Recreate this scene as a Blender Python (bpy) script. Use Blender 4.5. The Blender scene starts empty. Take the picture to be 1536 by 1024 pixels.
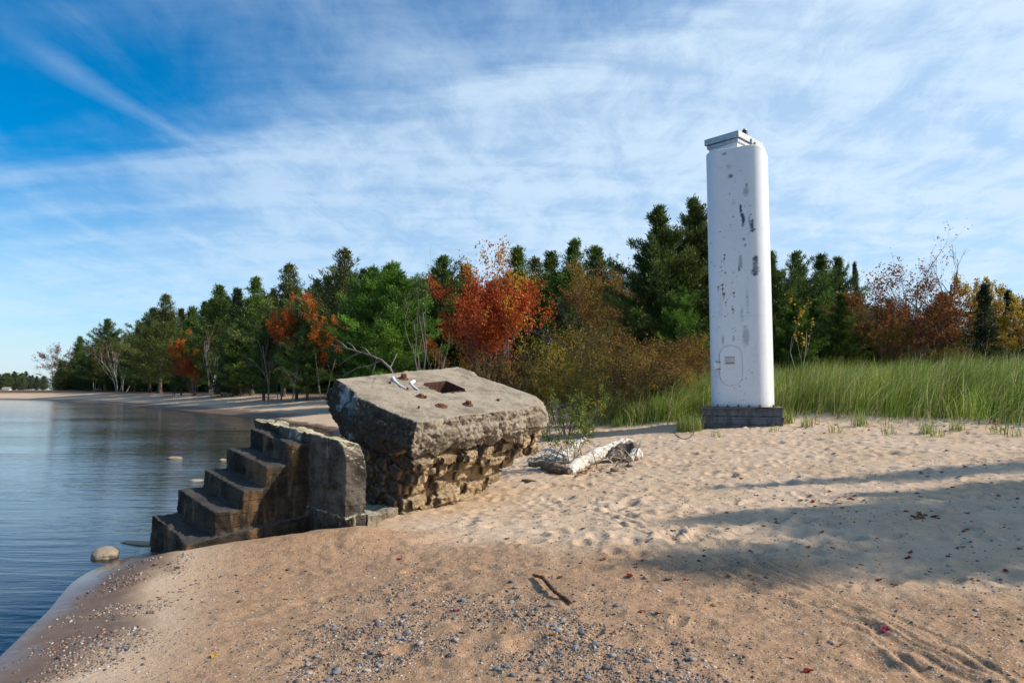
import bpy, math, random
import numpy as np
from mathutils import Vector, Matrix
R = math.radians
scene = bpy.context.scene
COL = scene.collection

# ------------------------------------------------------------------ camera
CAM_H = 1.6
PITCH = math.atan(73/1024)
cam_d = bpy.data.cameras.new("camera"); cam_d.lens = 24; cam_d.sensor_width = 36
cam_d.clip_start = 0.05; cam_d.clip_end = 9000
cam = bpy.data.objects.new("camera", cam_d); COL.objects.link(cam)
cam.location = (0, 0, CAM_H); cam.rotation_euler = (R(90)+PITCH, 0, 0)
scene.camera = cam
scene.render.resolution_x = 1024; scene.render.resolution_y = 682

# ------------------------------------------------------------------ sun, sky, exposure
SUN_EL = R(36); SUN_AZ = R(-4)          # azimuth measured from +X towards +Y
sd = Vector((math.cos(SUN_AZ)*math.cos(SUN_EL), math.sin(SUN_AZ)*math.cos(SUN_EL), math.sin(SUN_EL)))
sl = bpy.data.lights.new("sun", 'SUN'); sl.energy = 5.0; sl.angle = R(0.55); sl.color = (1.0, 0.90, 0.76)
so = bpy.data.objects.new("sun", sl); COL.objects.link(so)
so.rotation_euler = sd.to_track_quat('Z', 'Y').to_euler()
scene.view_settings.view_transform = 'Standard'; scene.view_settings.look = 'None'
scene.view_settings.gamma = 1; scene.view_settings.exposure = 0.28

W = bpy.data.worlds.new("World"); scene.world = W; W.use_nodes = True

class NT:
    """tiny node-tree helper"""
    def __init__(s, tree): s.t = tree; s.n = tree.nodes; s.l = tree.links
    def new(s, typ, **kw):
        nd = s.n.new(typ)
        for k, v in kw.items():
            if k.startswith('i_'):
                key = k[2:]
                key = int(key) if key.isdigit() else key.replace('_', ' ')
                s.put(nd, key, v)
            else: setattr(nd, k, v)
        return nd
    def put(s, nd, key, v):
        sock = nd.inputs[key]
        if isinstance(v, bpy.types.NodeSocket): s.l.new(v, sock)
        else: sock.default_value = v
    def math(s, op, a, b=0.0, c=0.0, clamp=False):
        nd = s.n.new('ShaderNodeMath'); nd.operation = op; nd.use_clamp = clamp
        s.put(nd, 0, a); s.put(nd, 1, b); s.put(nd, 2, c); return nd.outputs[0]
    def noise(s, vec, scale, detail=4, rough=.55, dist=0.0):
        nd = s.new('ShaderNodeTexNoise'); nd.inputs['Scale'].default_value = scale
        nd.inputs['Detail'].default_value = detail; nd.inputs['Roughness'].default_value = rough
        nd.inputs['Distortion'].default_value = dist
        if vec is not None: s.l.new(vec, nd.inputs['Vector'])
        return nd.outputs['Fac']
    def ramp(s, fac, lo, hi, smooth=True):
        nd = s.new('ShaderNodeMapRange'); nd.interpolation_type = 'SMOOTHSTEP' if smooth else 'LINEAR'
        s.put(nd, 'Value', fac); nd.inputs['From Min'].default_value = lo; nd.inputs['From Max'].default_value = hi
        return nd.outputs[0]
    def mix(s, fac, a, b, mode='MIX'):
        nd = s.new('ShaderNodeMix', data_type='RGBA', blend_type=mode)
        s.put(nd, 0, fac)
        for k, v in ((6, a), (7, b)):
            if isinstance(v, (tuple, list)) and len(v) == 3: v = (*v, 1)
            s.put(nd, k, v)
        return nd.outputs[2]
    def mapping(s, vec, scale=(1, 1, 1), rot=(0, 0, 0), loc=(0, 0, 0)):
        nd = s.new('ShaderNodeMapping'); s.l.new(vec, nd.inputs[0])
        nd.inputs['Scale'].default_value = scale; nd.inputs['Rotation'].default_value = rot
        nd.inputs['Location'].default_value = loc
        return nd.outputs[0]

def build_world():
    W.node_tree.nodes.clear()
    t = NT(W.node_tree)
    sky = t.new('ShaderNodeTexSky', sky_type='NISHITA', sun_disc=False)
    sky.sun_elevation = SUN_EL; sky.sun_rotation = R(90) - SUN_AZ
    sky.air_density = 1.0; sky.dust_density = 0.3; sky.ozone_density = 3.5
    tc = t.new('ShaderNodeTexCoord').outputs['Generated']
    sep = t.new('ShaderNodeSeparateXYZ'); t.l.new(tc, sep.inputs[0])
    x, y, z = sep.outputs
    zz = t.math('MAXIMUM', z, 0.0)
    den = t.math('ADD', zz, 0.16)
    u = t.math('DIVIDE', x, den); v = t.math('DIVIDE', y, den)
    cb = t.new('ShaderNodeCombineXYZ'); t.put(cb, 0, u); t.put(cb, 1, v)
    uv = cb.outputs[0]
    # streaky cirrus at several scales (streaks run across the view, fanning a little)
    m1 = t.mapping(uv, scale=(.55, 1.0, 1), rot=(0, 0, R(-9)), loc=(3.3, 1.1, 0))
    n1 = t.noise(m1, 1.1, 6, .5, .3)
    m2 = t.mapping(uv, scale=(.6, 2.3, 1), rot=(0, 0, R(7)), loc=(7.1, 2.7, 0))
    n2 = t.noise(m2, 2.2, 8, .56, .3)
    m3 = t.mapping(uv, scale=(1.6, .75, 1), rot=(0, 0, R(-38)), loc=(1.9, 5.0, 0))
    n3 = t.noise(m3, 2.6, 10, .66, .5)
    az = t.math('DIVIDE', x, t.math('MAXIMUM', y, 0.05))          # left .. right
    right = t.ramp(az, -.8, .55)
    low = t.ramp(z, .40, .12)
    base = t.math('ADD', t.math('MULTIPLY', n1, .72), t.math('MULTIPLY', n2, .24))
    base = t.math('ADD', base, t.math('MULTIPLY', n3, .35))
    base = t.math('ADD', base, t.math('MULTIPLY', right, .24))
    base = t.math('ADD', base, t.math('MULTIPLY', low, .12))
    base = t.math('ADD', base, t.math('MULTIPLY', t.ramp(az, -.60, -.25), .13))
    # clear patch, upper left
    edge = t.math('SUBTRACT', t.math('ADD', t.math('MULTIPLY', az, .22), .43), z)     # >0 below a rising line
    veil = t.ramp(t.math('ADD', edge, t.math('MULTIPLY', t.math('SUBTRACT', n2, .5), .10)), -.015, .035)
    base = t.math('ADD', base, t.math('MULTIPLY', veil, .22))
    cloud = t.math('MAXIMUM', t.ramp(base, .60, 1.20), t.math('MULTIPLY', veil, .45))
    # contrail-like streak, upper left: a great-circle band
    nx, ny, nz = STREAK_N
    dt = t.math('ADD', t.math('ADD', t.math('MULTIPLY', x, nx), t.math('MULTIPLY', y, ny)), t.math('MULTIPLY', z, nz))
    dt = t.math('ADD', dt, t.math('MULTIPLY', t.math('SUBTRACT', n2, .5), .02))
    wdt = t.math('ADD', .008, t.math('MULTIPLY', t.ramp(az, -.42, -.75), .012))
    band = t.math('SUBTRACT', 1.0, t.math('DIVIDE', t.math('ABSOLUTE', dt), wdt), clamp=True)
    band = t.math('MULTIPLY', band, t.ramp(az, -.40, -.50)); band = t.math('MULTIPLY', band, t.ramp(az, -.80, -.66))
    band = t.math('MULTIPLY', band, t.ramp(z, .1, .25))
    cloud = t.math('MAXIMUM', cloud, t.math('ADD', cloud, t.math('MULTIPLY', band, .30)), clamp=True)
    cloud = t.math('MULTIPLY', cloud, t.math('ADD', .62, t.math('MULTIPLY', right, .28)))
    hs = t.new('ShaderNodeHueSaturation'); hs.inputs['Saturation'].default_value = 1.5; hs.inputs['Hue'].default_value = .497; hs.inputs['Value'].default_value = 1.35
    t.l.new(sky.outputs[0], hs.inputs['Color'])
    horiz = t.ramp(z, .16, -.02)
    clear = t.mix(t.math('MULTIPLY', horiz, .5), hs.outputs[0], (2.3, 4.3, 7.0))
    n4 = t.noise(t.mapping(uv, scale=(1.2, .8, 1), rot=(0, 0, R(-50)), loc=(5, 2, 0)), 5.0, 10, .68, .4)
    cloud = t.math('MULTIPLY', cloud, t.math('ADD', .70, t.math('MULTIPLY', t.ramp(t.math('ADD', t.math('MULTIPLY', n4, .6), t.math('MULTIPLY', n2, .4)), .38, .60), .36)), clamp=True)
    col = t.mix(cloud, clear, (6.1, 7.6, 9.1))
    bg = t.new('ShaderNodeBackground'); t.l.new(col, bg.inputs[0]); bg.inputs[1].default_value = 0.094
    out = t.new('ShaderNodeOutputWorld'); t.l.new(bg.outputs[0], out.inputs[0])

# ------------------------------------------------------------------ geometry helpers
F = Vector((0, math.cos(PITCH), math.sin(PITCH))); U = Vector((0, -math.sin(PITCH), math.cos(PITCH)))
CP = Vector((0, 0, CAM_H))
def ray(px, py): return F + Vector((1, 0, 0))*((px-768)/1024) + U*((512-py)/1024)
def at(px, py, d):
    r = ray(px, py); return CP + r*(d/r.y)
def ongr(px, py, z=0.0):
    r = ray(px, py); return CP + r*((z-CAM_H)/r.z)

_a, _b = ray(60, 78).normalized(), ray(318, 228).normalized()
STREAK_N = _a.cross(_b).normalized()
build_world()

def _hash(ix, iy, iz, seed):
    h = (ix.astype(np.int64)*374761393 + iy.astype(np.int64)*668265263 + iz.astype(np.int64)*2147483647 + seed*974634777) & 0xffffffff
    h = ((h ^ (h >> 13))*1274126177) & 0xffffffff
    h = ((h ^ (h >> 16))*2246822519) & 0xffffffff
    return ((h ^ (h >> 15)) & 0xffffff)/float(0xffffff)
def vnoise(p, seed=0):
    p = np.asarray(p, dtype=np.float64); i = np.floor(p); f = p-i; f = f*f*f*(f*(f*6-15)+10)
    ix, iy, iz = i[:, 0], i[:, 1], i[:, 2]; o = 0
    for dx in (0, 1):
        wx = f[:, 0] if dx else 1-f[:, 0]
        for dy in (0, 1):
            wy = f[:, 1] if dy else 1-f[:, 1]
            for dz in (0, 1):
                wz = f[:, 2] if dz else 1-f[:, 2]
                o = o + wx*wy*wz*_hash(ix+dx, iy+dy, iz+dz, seed)
    return o*2-1
def fbm(p, octv=4, seed=0, gain=.5):
    p = np.asarray(p, dtype=np.float64); a = 1.0; o = 0; n = 0
    for k in range(octv):
        o = o+a*vnoise(p*(2.03**k)+k*17.3, seed+k); n += a; a *= gain
    return o/n
def fbm2(x, y, sc, octv=4, seed=0, gain=.5):
    return fbm(np.stack([np.ravel(x)*sc, np.ravel(y)*sc, np.zeros(np.size(x))+seed*.37], 1), octv, seed, gain)

def sstep(a, b, x):
    t = np.clip((x-a)/(b-a), 0, 1); return t*t*(3-2*t)

def mesh_np(name, V, faces, mat=None, parent=None, smooth=False, col=None, attrs=None):
    """V (n,3); faces: list of (m,k) int arrays; col per-vertex (n,3)"""
    me = bpy.data.meshes.new(name)
    V = np.asarray(V, dtype=np.float32)
    if not isinstance(faces, list): faces = [faces]
    faces = [np.asarray(f, dtype=np.int32) for f in faces if len(f)]
    me.vertices.add(len(V)); me.vertices.foreach_set('co', V.ravel())
    li = np.concatenate([f.ravel() for f in faces]); tot = np.concatenate([np.full(len(f), f.shape[1], dtype=np.int32) for f in faces])
    st = np.concatenate([[0], np.cumsum(tot)[:-1]]).astype(np.int32)
    me.loops.add(len(li)); me.loops.foreach_set('vertex_index', li)
    me.polygons.add(len(tot)); me.polygons.foreach_set('loop_start', st)
    try: me.polygons.foreach_set('loop_total', tot)
    except Exception: pass
    me.polygons.foreach_set('use_smooth', np.full(len(tot), bool(smooth)))
    me.update(calc_edges=True)
    if col is not None:
        a = me.color_attributes.new('Col', 'FLOAT_COLOR', 'POINT')
        c = np.ones((len(V), 4), dtype=np.float32); c[:, :3] = col; a.data.foreach_set('color', c.ravel())
    for k, v in (attrs or {}).items():
        a = me.attributes.new(k, 'FLOAT', 'POINT'); a.data.foreach_set('value', np.asarray(v, dtype=np.float32))
    o = bpy.data.objects.new(name, me); COL.objects.link(o)
    if mat: me.materials.append(mat)
    if parent: o.parent = parent
    return o

def tag(o, label=None, cat=None, group=None, kind=None):
    if label: o['label'] = label
    if cat: o['category'] = cat
    if group: o['group'] = group
    if kind: o['kind'] = kind
    return o
def empty(name, loc, rz=0.0, label=None, cat=None, group=None):
    o = bpy.data.objects.new(name, None); COL.objects.link(o); o.location = loc; o.rotation_euler = (0, 0, rz)
    o.empty_display_size = .3
    return tag(o, label, cat, group)

class MB:
    """collects simple solids; build() links them as ONE mesh"""
    def __init__(s): s.V = []; s.F = {}; s.n = 0
    def add(s, V, F):
        for f in F: s.F.setdefault(len(f), []).append([i+s.n for i in f])
        s.V.append(np.asarray(V, dtype=float)); s.n += len(V); return s
    def box(s, c, size, rz=0.0, taper=0.0):
        hx, hy, hz = [q/2 for q in size]; V = []
        for z in (-hz, hz):
            k = 1-taper if z > 0 else 1
            for x, y in ((-hx*k, -hy*k), (hx*k, -hy*k), (hx*k, hy*k), (-hx*k, hy*k)):
                V.append((c[0]+x*math.cos(rz)-y*math.sin(rz), c[1]+x*math.sin(rz)+y*math.cos(rz), c[2]+z))
        return s.add(V, [(3, 2, 1, 0), (4, 5, 6, 7), (0, 1, 5, 4), (1, 2, 6, 5), (2, 3, 7, 6), (3, 0, 4, 7)])
    def bevbox(s, c, size, b=.01, M=None):
        hx, hy, hz = [q/2 for q in size]
        import bmesh
        bm = bmesh.new(); bmesh.ops.create_cube(bm, size=1)
        for v in bm.verts: v.co = Vector((v.co.x*size[0], v.co.y*size[1], v.co.z*size[2]))
        bmesh.ops.bevel(bm, geom=list(bm.edges), offset=b, segments=2, affect='EDGES')
        if M: bm.transform(M)
        bmesh.ops.translate(bm, vec=Vector(c), verts=bm.verts)
        bm.verts.index_update()
        s.add([v.co[:] for v in bm.verts], [[v.index for v in f.verts] for f in bm.faces]); bm.free(); return s
    def cyl(s, p0, p1, r0, r1=None, n=12, cap=True):
        r1 = r0 if r1 is None else r1
        p0 = Vector(p0); p1 = Vector(p1); d = (p1-p0).normalized()
        a = d.orthogonal().normalized(); b = d.cross(a); V = []
        for p, r in ((p0, r0), (p1, r1)):
            for i in range(n):
                t = 2*math.pi*i/n; V.append((p+a*(r*math.cos(t))+b*(r*math.sin(t)))[:])
        Fc = [(i, (i+1) % n, n+(i+1) % n, n+i) for i in range(n)]
        if cap: Fc += [tuple(range(n))[::-1], tuple(range(n, 2*n))]
        return s.add(V, Fc)
    def path(s, pts, rad, n=8, jit=0.0, seed=0, cap=True):
        pts = [Vector(p) for p in pts]; rg = random.Random(seed); V = []; m = len(pts)
        a = None
        for k, p in enumerate(pts):
            d = (pts[min(k+1, m-1)]-pts[max(k-1, 0)]).normalized()
            a = d.orthogonal().normalized() if a is None else (a-d*a.dot(d)).normalized()
            b = d.cross(a)
            for i in range(n):
                t = 2*math.pi*i/n; r = rad[k]*(1+jit*(rg.random()-.5)*2)
                V.append((p+a*(r*math.cos(t))+b*(r*math.sin(t)))[:])
        Fc = [(k*n+i, k*n+(i+1) % n, (k+1)*n+(i+1) % n, (k+1)*n+i) for k in range(m-1) for i in range(n)]
        if cap: Fc += [tuple(range(n))[::-1], tuple(range((m-1)*n, m*n))]
        return s.add(V, Fc)
    def prism(s, bot, top):
        n = len(bot)
        return s.add([tuple(p) for p in bot]+[tuple(p) for p in top],
                     [tuple(range(n))[::-1], tuple(range(n, 2*n))]+[(i, (i+1) % n, n+(i+1) % n, n+i) for i in range(n)])
    def build(s, name, mat, parent=None, smooth=False):
        return mesh_np(name, np.concatenate(s.V), [np.array(f) for f in s.F.values()], mat, parent, smooth)

def remesh_np(mb, voxel):
    """voxel-union the solids in mb; return numpy verts, quads, normals"""
    o = mb.build('tmp', None)
    m = o.modifiers.new('r', 'REMESH'); m.mode = 'VOXEL'; m.voxel_size = voxel; m.adaptivity = 0
    dg = bpy.context.evaluated_depsgraph_get(); dg.update()
    me = bpy.data.meshes.new_from_object(o.evaluated_get(dg))
    n = len(me.vertices); V = np.empty(n*3, dtype=np.float32); me.vertices.foreach_get('co', V); V = V.reshape(-1, 3).astype(float)
    N = np.empty(n*3, dtype=np.float32); me.vertices.foreach_get('normal', N); N = N.reshape(-1, 3).astype(float)
    quads, tris = [], []
    ls = np.empty(len(me.loops), dtype=np.int32); me.loops.foreach_get('vertex_index', ls)
    ps = np.empty(len(me.polygons), dtype=np.int32); me.polygons.foreach_get('loop_start', ps)
    pt = np.empty(len(me.polygons), dtype=np.int32); me.polygons.foreach_get('loop_total', pt)
    fs = []
    for k in (3, 4):
        q = ps[pt == k]
        if len(q): fs.append(ls[q[:, None]+np.arange(k)[None, :]])
    old = o.data; bpy.data.objects.remove(o); bpy.data.meshes.remove(old); bpy.data.meshes.remove(me)
    return V, fs, N

# ------------------------------------------------------------------ materials
def new_mat(name):
    m = bpy.data.materials.new(name); m.use_nodes = True; m.node_tree.nodes.clear(); return m, NT(m.node_tree)
def finish(t, shader):
    o = t.new('ShaderNodeOutputMaterial'); t.l.new(shader, o.inputs[0])
def bsdf(t, col, rough=.8, normal=None, metal=0.0, spec=.5):
    p = t.new('ShaderNodeBsdfPrincipled')
    if isinstance(col, (tuple, list)) and len(col) == 3: col = (*col, 1)
    t.put(p, 'Base Color', col); t.put(p, 'Roughness', rough); t.put(p, 'Metallic', metal); t.put(p, 'Specular IOR Level', spec)
    if normal is not None: t.l.new(normal, p.inputs['Normal'])
    return p.outputs[0]
def bump(t, h, strength=.5, dist=.01, normal=None):
    b = t.new('ShaderNodeBump'); b.inputs['Strength'].default_value = strength; b.inputs['Distance'].default_value = dist
    t.l.new(h, b.inputs['Height'])
    if normal is not None: t.l.new(normal, b.inputs['Normal'])
    return b.outputs[0]
def objco(t): return t.new('ShaderNodeTexCoord').outputs['Object']
def attr(t, name, out='Fac'):
    a = t.new('ShaderNodeAttribute', attribute_name=name); return a.outputs[out]

def mat_sand():
    m, t = new_mat('sand'); p = objco(t)
    wet = attr(t, 'wet'); coarse = attr(t, 'coarse'); deep = attr(t, 'deep'); litter = attr(t, 'litter')
    big = t.noise(p, .9, 5, .6); fine = t.noise(p, 60, 3, .7); mid = t.noise(p, 9, 5, .65)
    dry = t.mix(t.ramp(big, .3, .7), (.455, .325, .215), (.51, .385, .278))
    dry = t.mix(t.math('MULTIPLY', t.ramp(mid, .52, .75), .35), dry, (.40, .28, .19))
    crs = t.mix(t.ramp(mid, .35, .7), (.36, .225, .132), (.265, .158, .088))
    c = t.mix(coarse, dry, crs)
    # grains: dark and pale specks
    v = t.new('ShaderNodeTexVoronoi', i_Scale=95.0); t.l.new(p, v.inputs['Vector'])
    sp = t.new('ShaderNodeSeparateXYZ'); t.l.new(v.outputs['Color'], sp.inputs[0])
    grain = t.math('MULTIPLY', t.ramp(v.outputs['Distance'], .42, .30), t.ramp(sp.outputs[0], .60, .66))
    grain = t.math('MULTIPLY', grain, t.math('ADD', .18, t.math('MULTIPLY', coarse, .8), clamp=True))
    gcol = t.mix(t.ramp(sp.outputs[1], .55, .6), (.12, .085, .07), (.62, .55, .48))
    c = t.mix(grain, c, gcol)
    c = t.mix(t.math('MULTIPLY', t.ramp(fine, .5, .8), .35), c, t.mix(.5, c, (.16, .10, .06)))
    c = t.mix(litter, c, t.mix(t.ramp(t.noise(p, 14, 5, .7), .4, .6), (.05, .035, .02), (.16, .10, .05)))
    c = t.mix(wet, c, t.mix(t.ramp(mid, .3, .7), (.120, .072, .042), (.165, .102, .062)))
    c = t.mix(deep, c, (.035, .024, .014))
    film = attr(t, 'film')
    rough = t.math('SUBTRACT', .95, t.math('MULTIPLY', t.math('POWER', wet, 2.0), .45))
    rough = t.math('SUBTRACT', rough, t.math('MULTIPLY', film, .36))
    h = t.math('ADD', t.math('MULTIPLY', fine, .35), t.math('MULTIPLY', t.noise(p, 22, 4, .65), 1.0))
    h = t.math('ADD', h, t.math('MULTIPLY', grain, .5))
    h = t.math('MULTIPLY', h, t.math('SUBTRACT', 1.0, t.math('MAXIMUM', t.math('MULTIPLY', wet, .75), t.math('MULTIPLY', film, .97))))
    finish(t, bsdf(t, c, rough, bump(t, h, .75, .016), spec=.3)); return m

def mat_water():
    m, t = new_mat('lake_water'); p = objco(t)
    a = t.noise(t.mapping(p, scale=(.30, 1.5, 1), rot=(0, 0, R(6))), 2.0, 3, .55, .3)
    b = t.noise(t.mapping(p, scale=(.45, 2.0, 1), rot=(0, 0, R(-10))), 8.0, 3, .55, .3)
    l = t.noise(t.mapping(p, scale=(.15, .5, 1), rot=(0, 0, R(3))), .35, 2, .5)
    calm = t.ramp(t.noise(t.mapping(p, scale=(.25, 1, 1)), .12, 3, .6), .35, .65)
    h = t.math('ADD', t.math('MULTIPLY', a, .020), t.math('MULTIPLY', b, .0055))
    h = t.math('MULTIPLY', h, t.math('ADD', .55, t.math('MULTIPLY', calm, .7)))
    h = t.math('ADD', h, t.math('MULTIPLY', l, .05))
    sep = t.new('ShaderNodeSeparateXYZ'); t.l.new(p, sep.inputs[0])
    n = bump(t, h, .85, 1.0)
    fr = t.new('ShaderNodeFresnel', i_IOR=1.33); t.l.new(n, fr.inputs['Normal'])
    g = t.new('ShaderNodeBsdfGlossy'); g.inputs['Roughness'].default_value = .04; g.inputs['Color'].default_value = (.97, .98, 1, 1)
    t.l.new(n, g.inputs['Normal'])
    tr = t.new('ShaderNodeBsdfTransparent'); tr.inputs[0].default_value = (.86, .84, .78, 1)
    mx = t.new('ShaderNodeMixShader'); t.l.new(t.math('MULTIPLY', fr.outputs[0], 1.05, clamp=True), mx.inputs[0])
    t.l.new(tr.outputs[0], mx.inputs[1]); t.l.new(g.outputs[0], mx.inputs[2])
    finish(t, mx.outputs[0]); return m

def mat_leaf(name, transl=.35, rough=.6, var=.25):
    m, t = new_mat(name); c = attr(t, 'Col', 'Color')
    oi = t.new('ShaderNodeObjectInfo').outputs['Random']
    hs = t.new('ShaderNodeHueSaturation'); t.l.new(c, hs.inputs['Color'])
    t.put(hs, 'Value', t.math('ADD', 1-var/2, t.math('MULTIPLY', oi, var)))
    t.put(hs, 'Hue', t.math('ADD', .49, t.math('MULTIPLY', oi, .02)))
    cc = hs.outputs[0]
    pb = bsdf(t, cc, rough, spec=.25)
    tl = t.new('ShaderNodeBsdfTranslucent'); t.l.new(cc, tl.inputs[0])
    mx = t.new('ShaderNodeMixShader'); mx.inputs[0].default_value = transl
    t.l.new(pb, mx.inputs[1]); t.l.new(tl.outputs[0], mx.inputs[2]); finish(t, mx.outputs[0]); return m

def mat_bark(name, c1, c2, scale=8, st=(1, 1, .3)):
    m, t = new_mat(name); p = t.mapping(objco(t), scale=st)
    n = t.noise(p, scale, 6, .7)
    finish(t, bsdf(t, t.mix(t.ramp(n, .35, .65), c1, c2), .9, bump(t, n, .6, .02), spec=.15)); return m

def mat_plain(name, c1, c2, scale=20, rough=.7, metal=0.0, bs=.3, bd=.004):
    m, t = new_mat(name); p = objco(t); n = t.noise(p, scale, 6, .65)
    finish(t, bsdf(t, t.mix(t.ramp(n, .35, .68), c1, c2), rough, bump(t, n, bs, bd), metal)); return m

def mat_concrete(name, top, side, dark, stain=None, stain_amt=.4, grime_shade=False, boards=0.0):
    """weathered concrete: paler on its upward faces, blotched sides"""
    m, t = new_mat(name); p = objco(t)
    ge = t.new('ShaderNodeNewGeometry'); s = t.new('ShaderNodeSeparateXYZ'); t.l.new(ge.outputs['True Normal'], s.inputs[0])
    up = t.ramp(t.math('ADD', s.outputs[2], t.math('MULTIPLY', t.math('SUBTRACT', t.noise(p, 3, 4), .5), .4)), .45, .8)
    n1 = t.noise(p, 3.2, 7, .68); n2 = t.noise(p, 17, 6, .7); n3 = t.noise(p, 75, 4, .7)
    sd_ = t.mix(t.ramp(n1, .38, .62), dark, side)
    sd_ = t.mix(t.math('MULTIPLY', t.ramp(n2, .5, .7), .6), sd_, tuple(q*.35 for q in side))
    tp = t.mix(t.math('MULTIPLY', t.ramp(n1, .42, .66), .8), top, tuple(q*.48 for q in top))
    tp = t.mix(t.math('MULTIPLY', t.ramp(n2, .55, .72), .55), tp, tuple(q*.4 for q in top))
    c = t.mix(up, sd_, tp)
    if stain:
        st = t.noise(t.mapping(p, scale=(2.2, 2.2, .5), loc=(4, 2, 1)), 1.9, 5, .6)
        c = t.mix(t.math('MULTIPLY', t.math('MULTIPLY', t.ramp(st, .53, .66), t.math('SUBTRACT', 1.0, up)), stain_amt), c, stain)
    c = t.mix(t.math('MULTIPLY', t.ramp(n3, .5, .75), .4), c, t.mix(.5, c, (.03, .025, .02)))
    if grime_shade:  # dark algae together with shade painted into the colour
        g = attr(t, 'algae_shade'); lime = t.math('MULTIPLY', t.ramp(t.noise(t.mapping(p, scale=(1, 1, .7), loc=(1.7, .4, 2)), 2.1, 5, .6), .53, .60), attr(t, 'lime'))
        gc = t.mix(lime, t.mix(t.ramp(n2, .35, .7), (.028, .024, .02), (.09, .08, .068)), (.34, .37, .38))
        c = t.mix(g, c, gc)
    h = t.math('ADD', t.math('MULTIPLY', n2, .6), t.math('MULTIPLY', n3, .4))
    if boards:
        sp = t.new('ShaderNodeSeparateXYZ'); t.l.new(p, sp.inputs[0])
        fr = t.math('FRACT', t.math('DIVIDE', t.math('ADD', sp.outputs[2], t.math('MULTIPLY', t.noise(p, 2.5, 3), .03)), boards))
        ln = t.math('MULTIPLY', t.math('MULTIPLY', t.ramp(fr, .10, .02), t.math('SUBTRACT', 1.0, up)), t.ramp(n2, .40, .55))
        c = t.mix(t.math('MULTIPLY', ln, .28), c, tuple(q*.3 for q in side)); h = t.math('SUBTRACT', h, t.math('MULTIPLY', ln, .25))
    finish(t, bsdf(t, c, .92, bump(t, h, 1.0, .03), spec=.2)); return m

def mat_attr(name, rough=.6, grain=.15, scale=40, bs=.2, bd=.003, spec=.4, metal=0.0):
    m, t = new_mat(name); c = attr(t, 'Col', 'Color'); n = t.noise(objco(t), scale, 5, .7)
    c = t.mix(t.math('MULTIPLY', t.ramp(n, .4, .75), grain), c, t.mix(.6, c, (.02, .02, .02)))
    finish(t, bsdf(t, c, rough, bump(t, n, bs, bd), metal, spec)); return m

def mat_pebble():
    m, t = new_mat('pebble_stone'); p = objco(t)
    oi = t.new('ShaderNodeObjectInfo').outputs['Random']
    r = t.new('ShaderNodeValToRGB'); e = r.color_ramp.elements
    cols = [(.085, .085, .095), (.22, .20, .19), (.15, .08, .055), (.32, .28, .25), (.11, .13, .17), (.26, .15, .09), (.17, .15, .13), (.06, .05, .05)]
    e[0].color = (*cols[0], 1); e[0].position = 0; e[1].color = (*cols[1], 1); e[1].position = 1/8
    for k in range(2, 8): q = e.new(k/8); q.color = (*cols[k], 1)
    r.color_ramp.interpolation = 'CONSTANT'; t.l.new(oi, r.inputs[0])
    n = t.noise(p, 40, 5, .7)
    c = t.mix(t.math('MULTIPLY', t.ramp(n, .45, .7), .4), r.outputs[0], (.5, .45, .4))
    finish(t, bsdf(t, c, .65, bump(t, n, .3, .003), spec=.3)); return m

M = {}
M['sand'] = mat_sand(); M['water'] = mat_water()
M['needle'] = mat_leaf('pine_needles', .25, .6, .35); M['leaf'] = mat_leaf('autumn_leaves', .45, .55, .1)
M['grass'] = mat_leaf('grass_blades', .4, .5, .0)
M['bark'] = mat_bark('dark_bark', (.06, .048, .04), (.15, .125, .105)); M['pale_bark'] = mat_bark('pale_bark', (.42, .39, .35), (.20, .17, .15), 5)
M['grey_bark'] = mat_bark('grey_bark', (.22, .19, .16), (.11, .09, .08))
M['block'] = mat_concrete('weathered_concrete', (.37, .31, .235), (.40, .34, .26), (.17, .135, .10), grime_shade=True)
M['steps'] = mat_concrete('stained_step_concrete', (.068, .063, .058), (.082, .062, .046), (.024, .019, .015), (.42, .24, .11), .35, boards=.115)
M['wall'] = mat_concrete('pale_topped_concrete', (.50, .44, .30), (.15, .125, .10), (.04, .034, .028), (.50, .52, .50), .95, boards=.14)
M['stones'] = mat_concrete('mortared_stone', (.36, .28, .19), (.50, .37, .225), (.20, .14, .08), (.20, .11, .05), .5, grime_shade=True)
M['rubble'] = mat_concrete('rubble_concrete', (.34, .30, .235), (.25, .21, .15), (.12, .095, .07))
M['rust'] = mat_plain('rusty_iron', (.085, .035, .02), (.20, .085, .04), 30, .85, .2, .6)
M['rustbox'] = mat_plain('rusty_plate', (.05, .022, .018), (.12, .048, .03), 14, .8, .2, .6)
M['white'] = mat_plain('white_paint', (.78, .78, .77), (.62, .62, .60), 12, .45)
M['black'] = mat_plain('black_plastic', (.015, .015, .016), (.03, .03, .03), 20, .35)
M['greymetal'] = mat_plain('grey_metal', (.50, .51, .52), (.36, .37, .38), 14, .5, .3)
M['tower'] = mat_attr('tower_paint', .38, .10, 9, .12, .01)
M['sign'] = mat_attr('sign_face', .5, .05)
M['drift'] = mat_bark('driftwood', (.66, .63, .58), (.36, .32, .27), 16, (.25, .8, 1))
M['driftdark'] = mat_bark('dark_root_wood', (.10, .075, .055), (.26, .21, .16), 14)
M['stick'] = mat_bark('stick_bark', (.07, .035, .02), (.20, .11, .06), 30)
M['pebble'] = mat_pebble(); M['pebcol'] = mat_attr('pebble_mix', .7, .25, 60, .3, .004, .25)
M['rock'] = mat_concrete('shore_rock', (.38, .30, .22), (.26, .20, .14), (.12, .085, .06))
M['plank'] = mat_bark('weathered_plank', (.17, .185, .20), (.085, .09, .10), 9)

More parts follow.
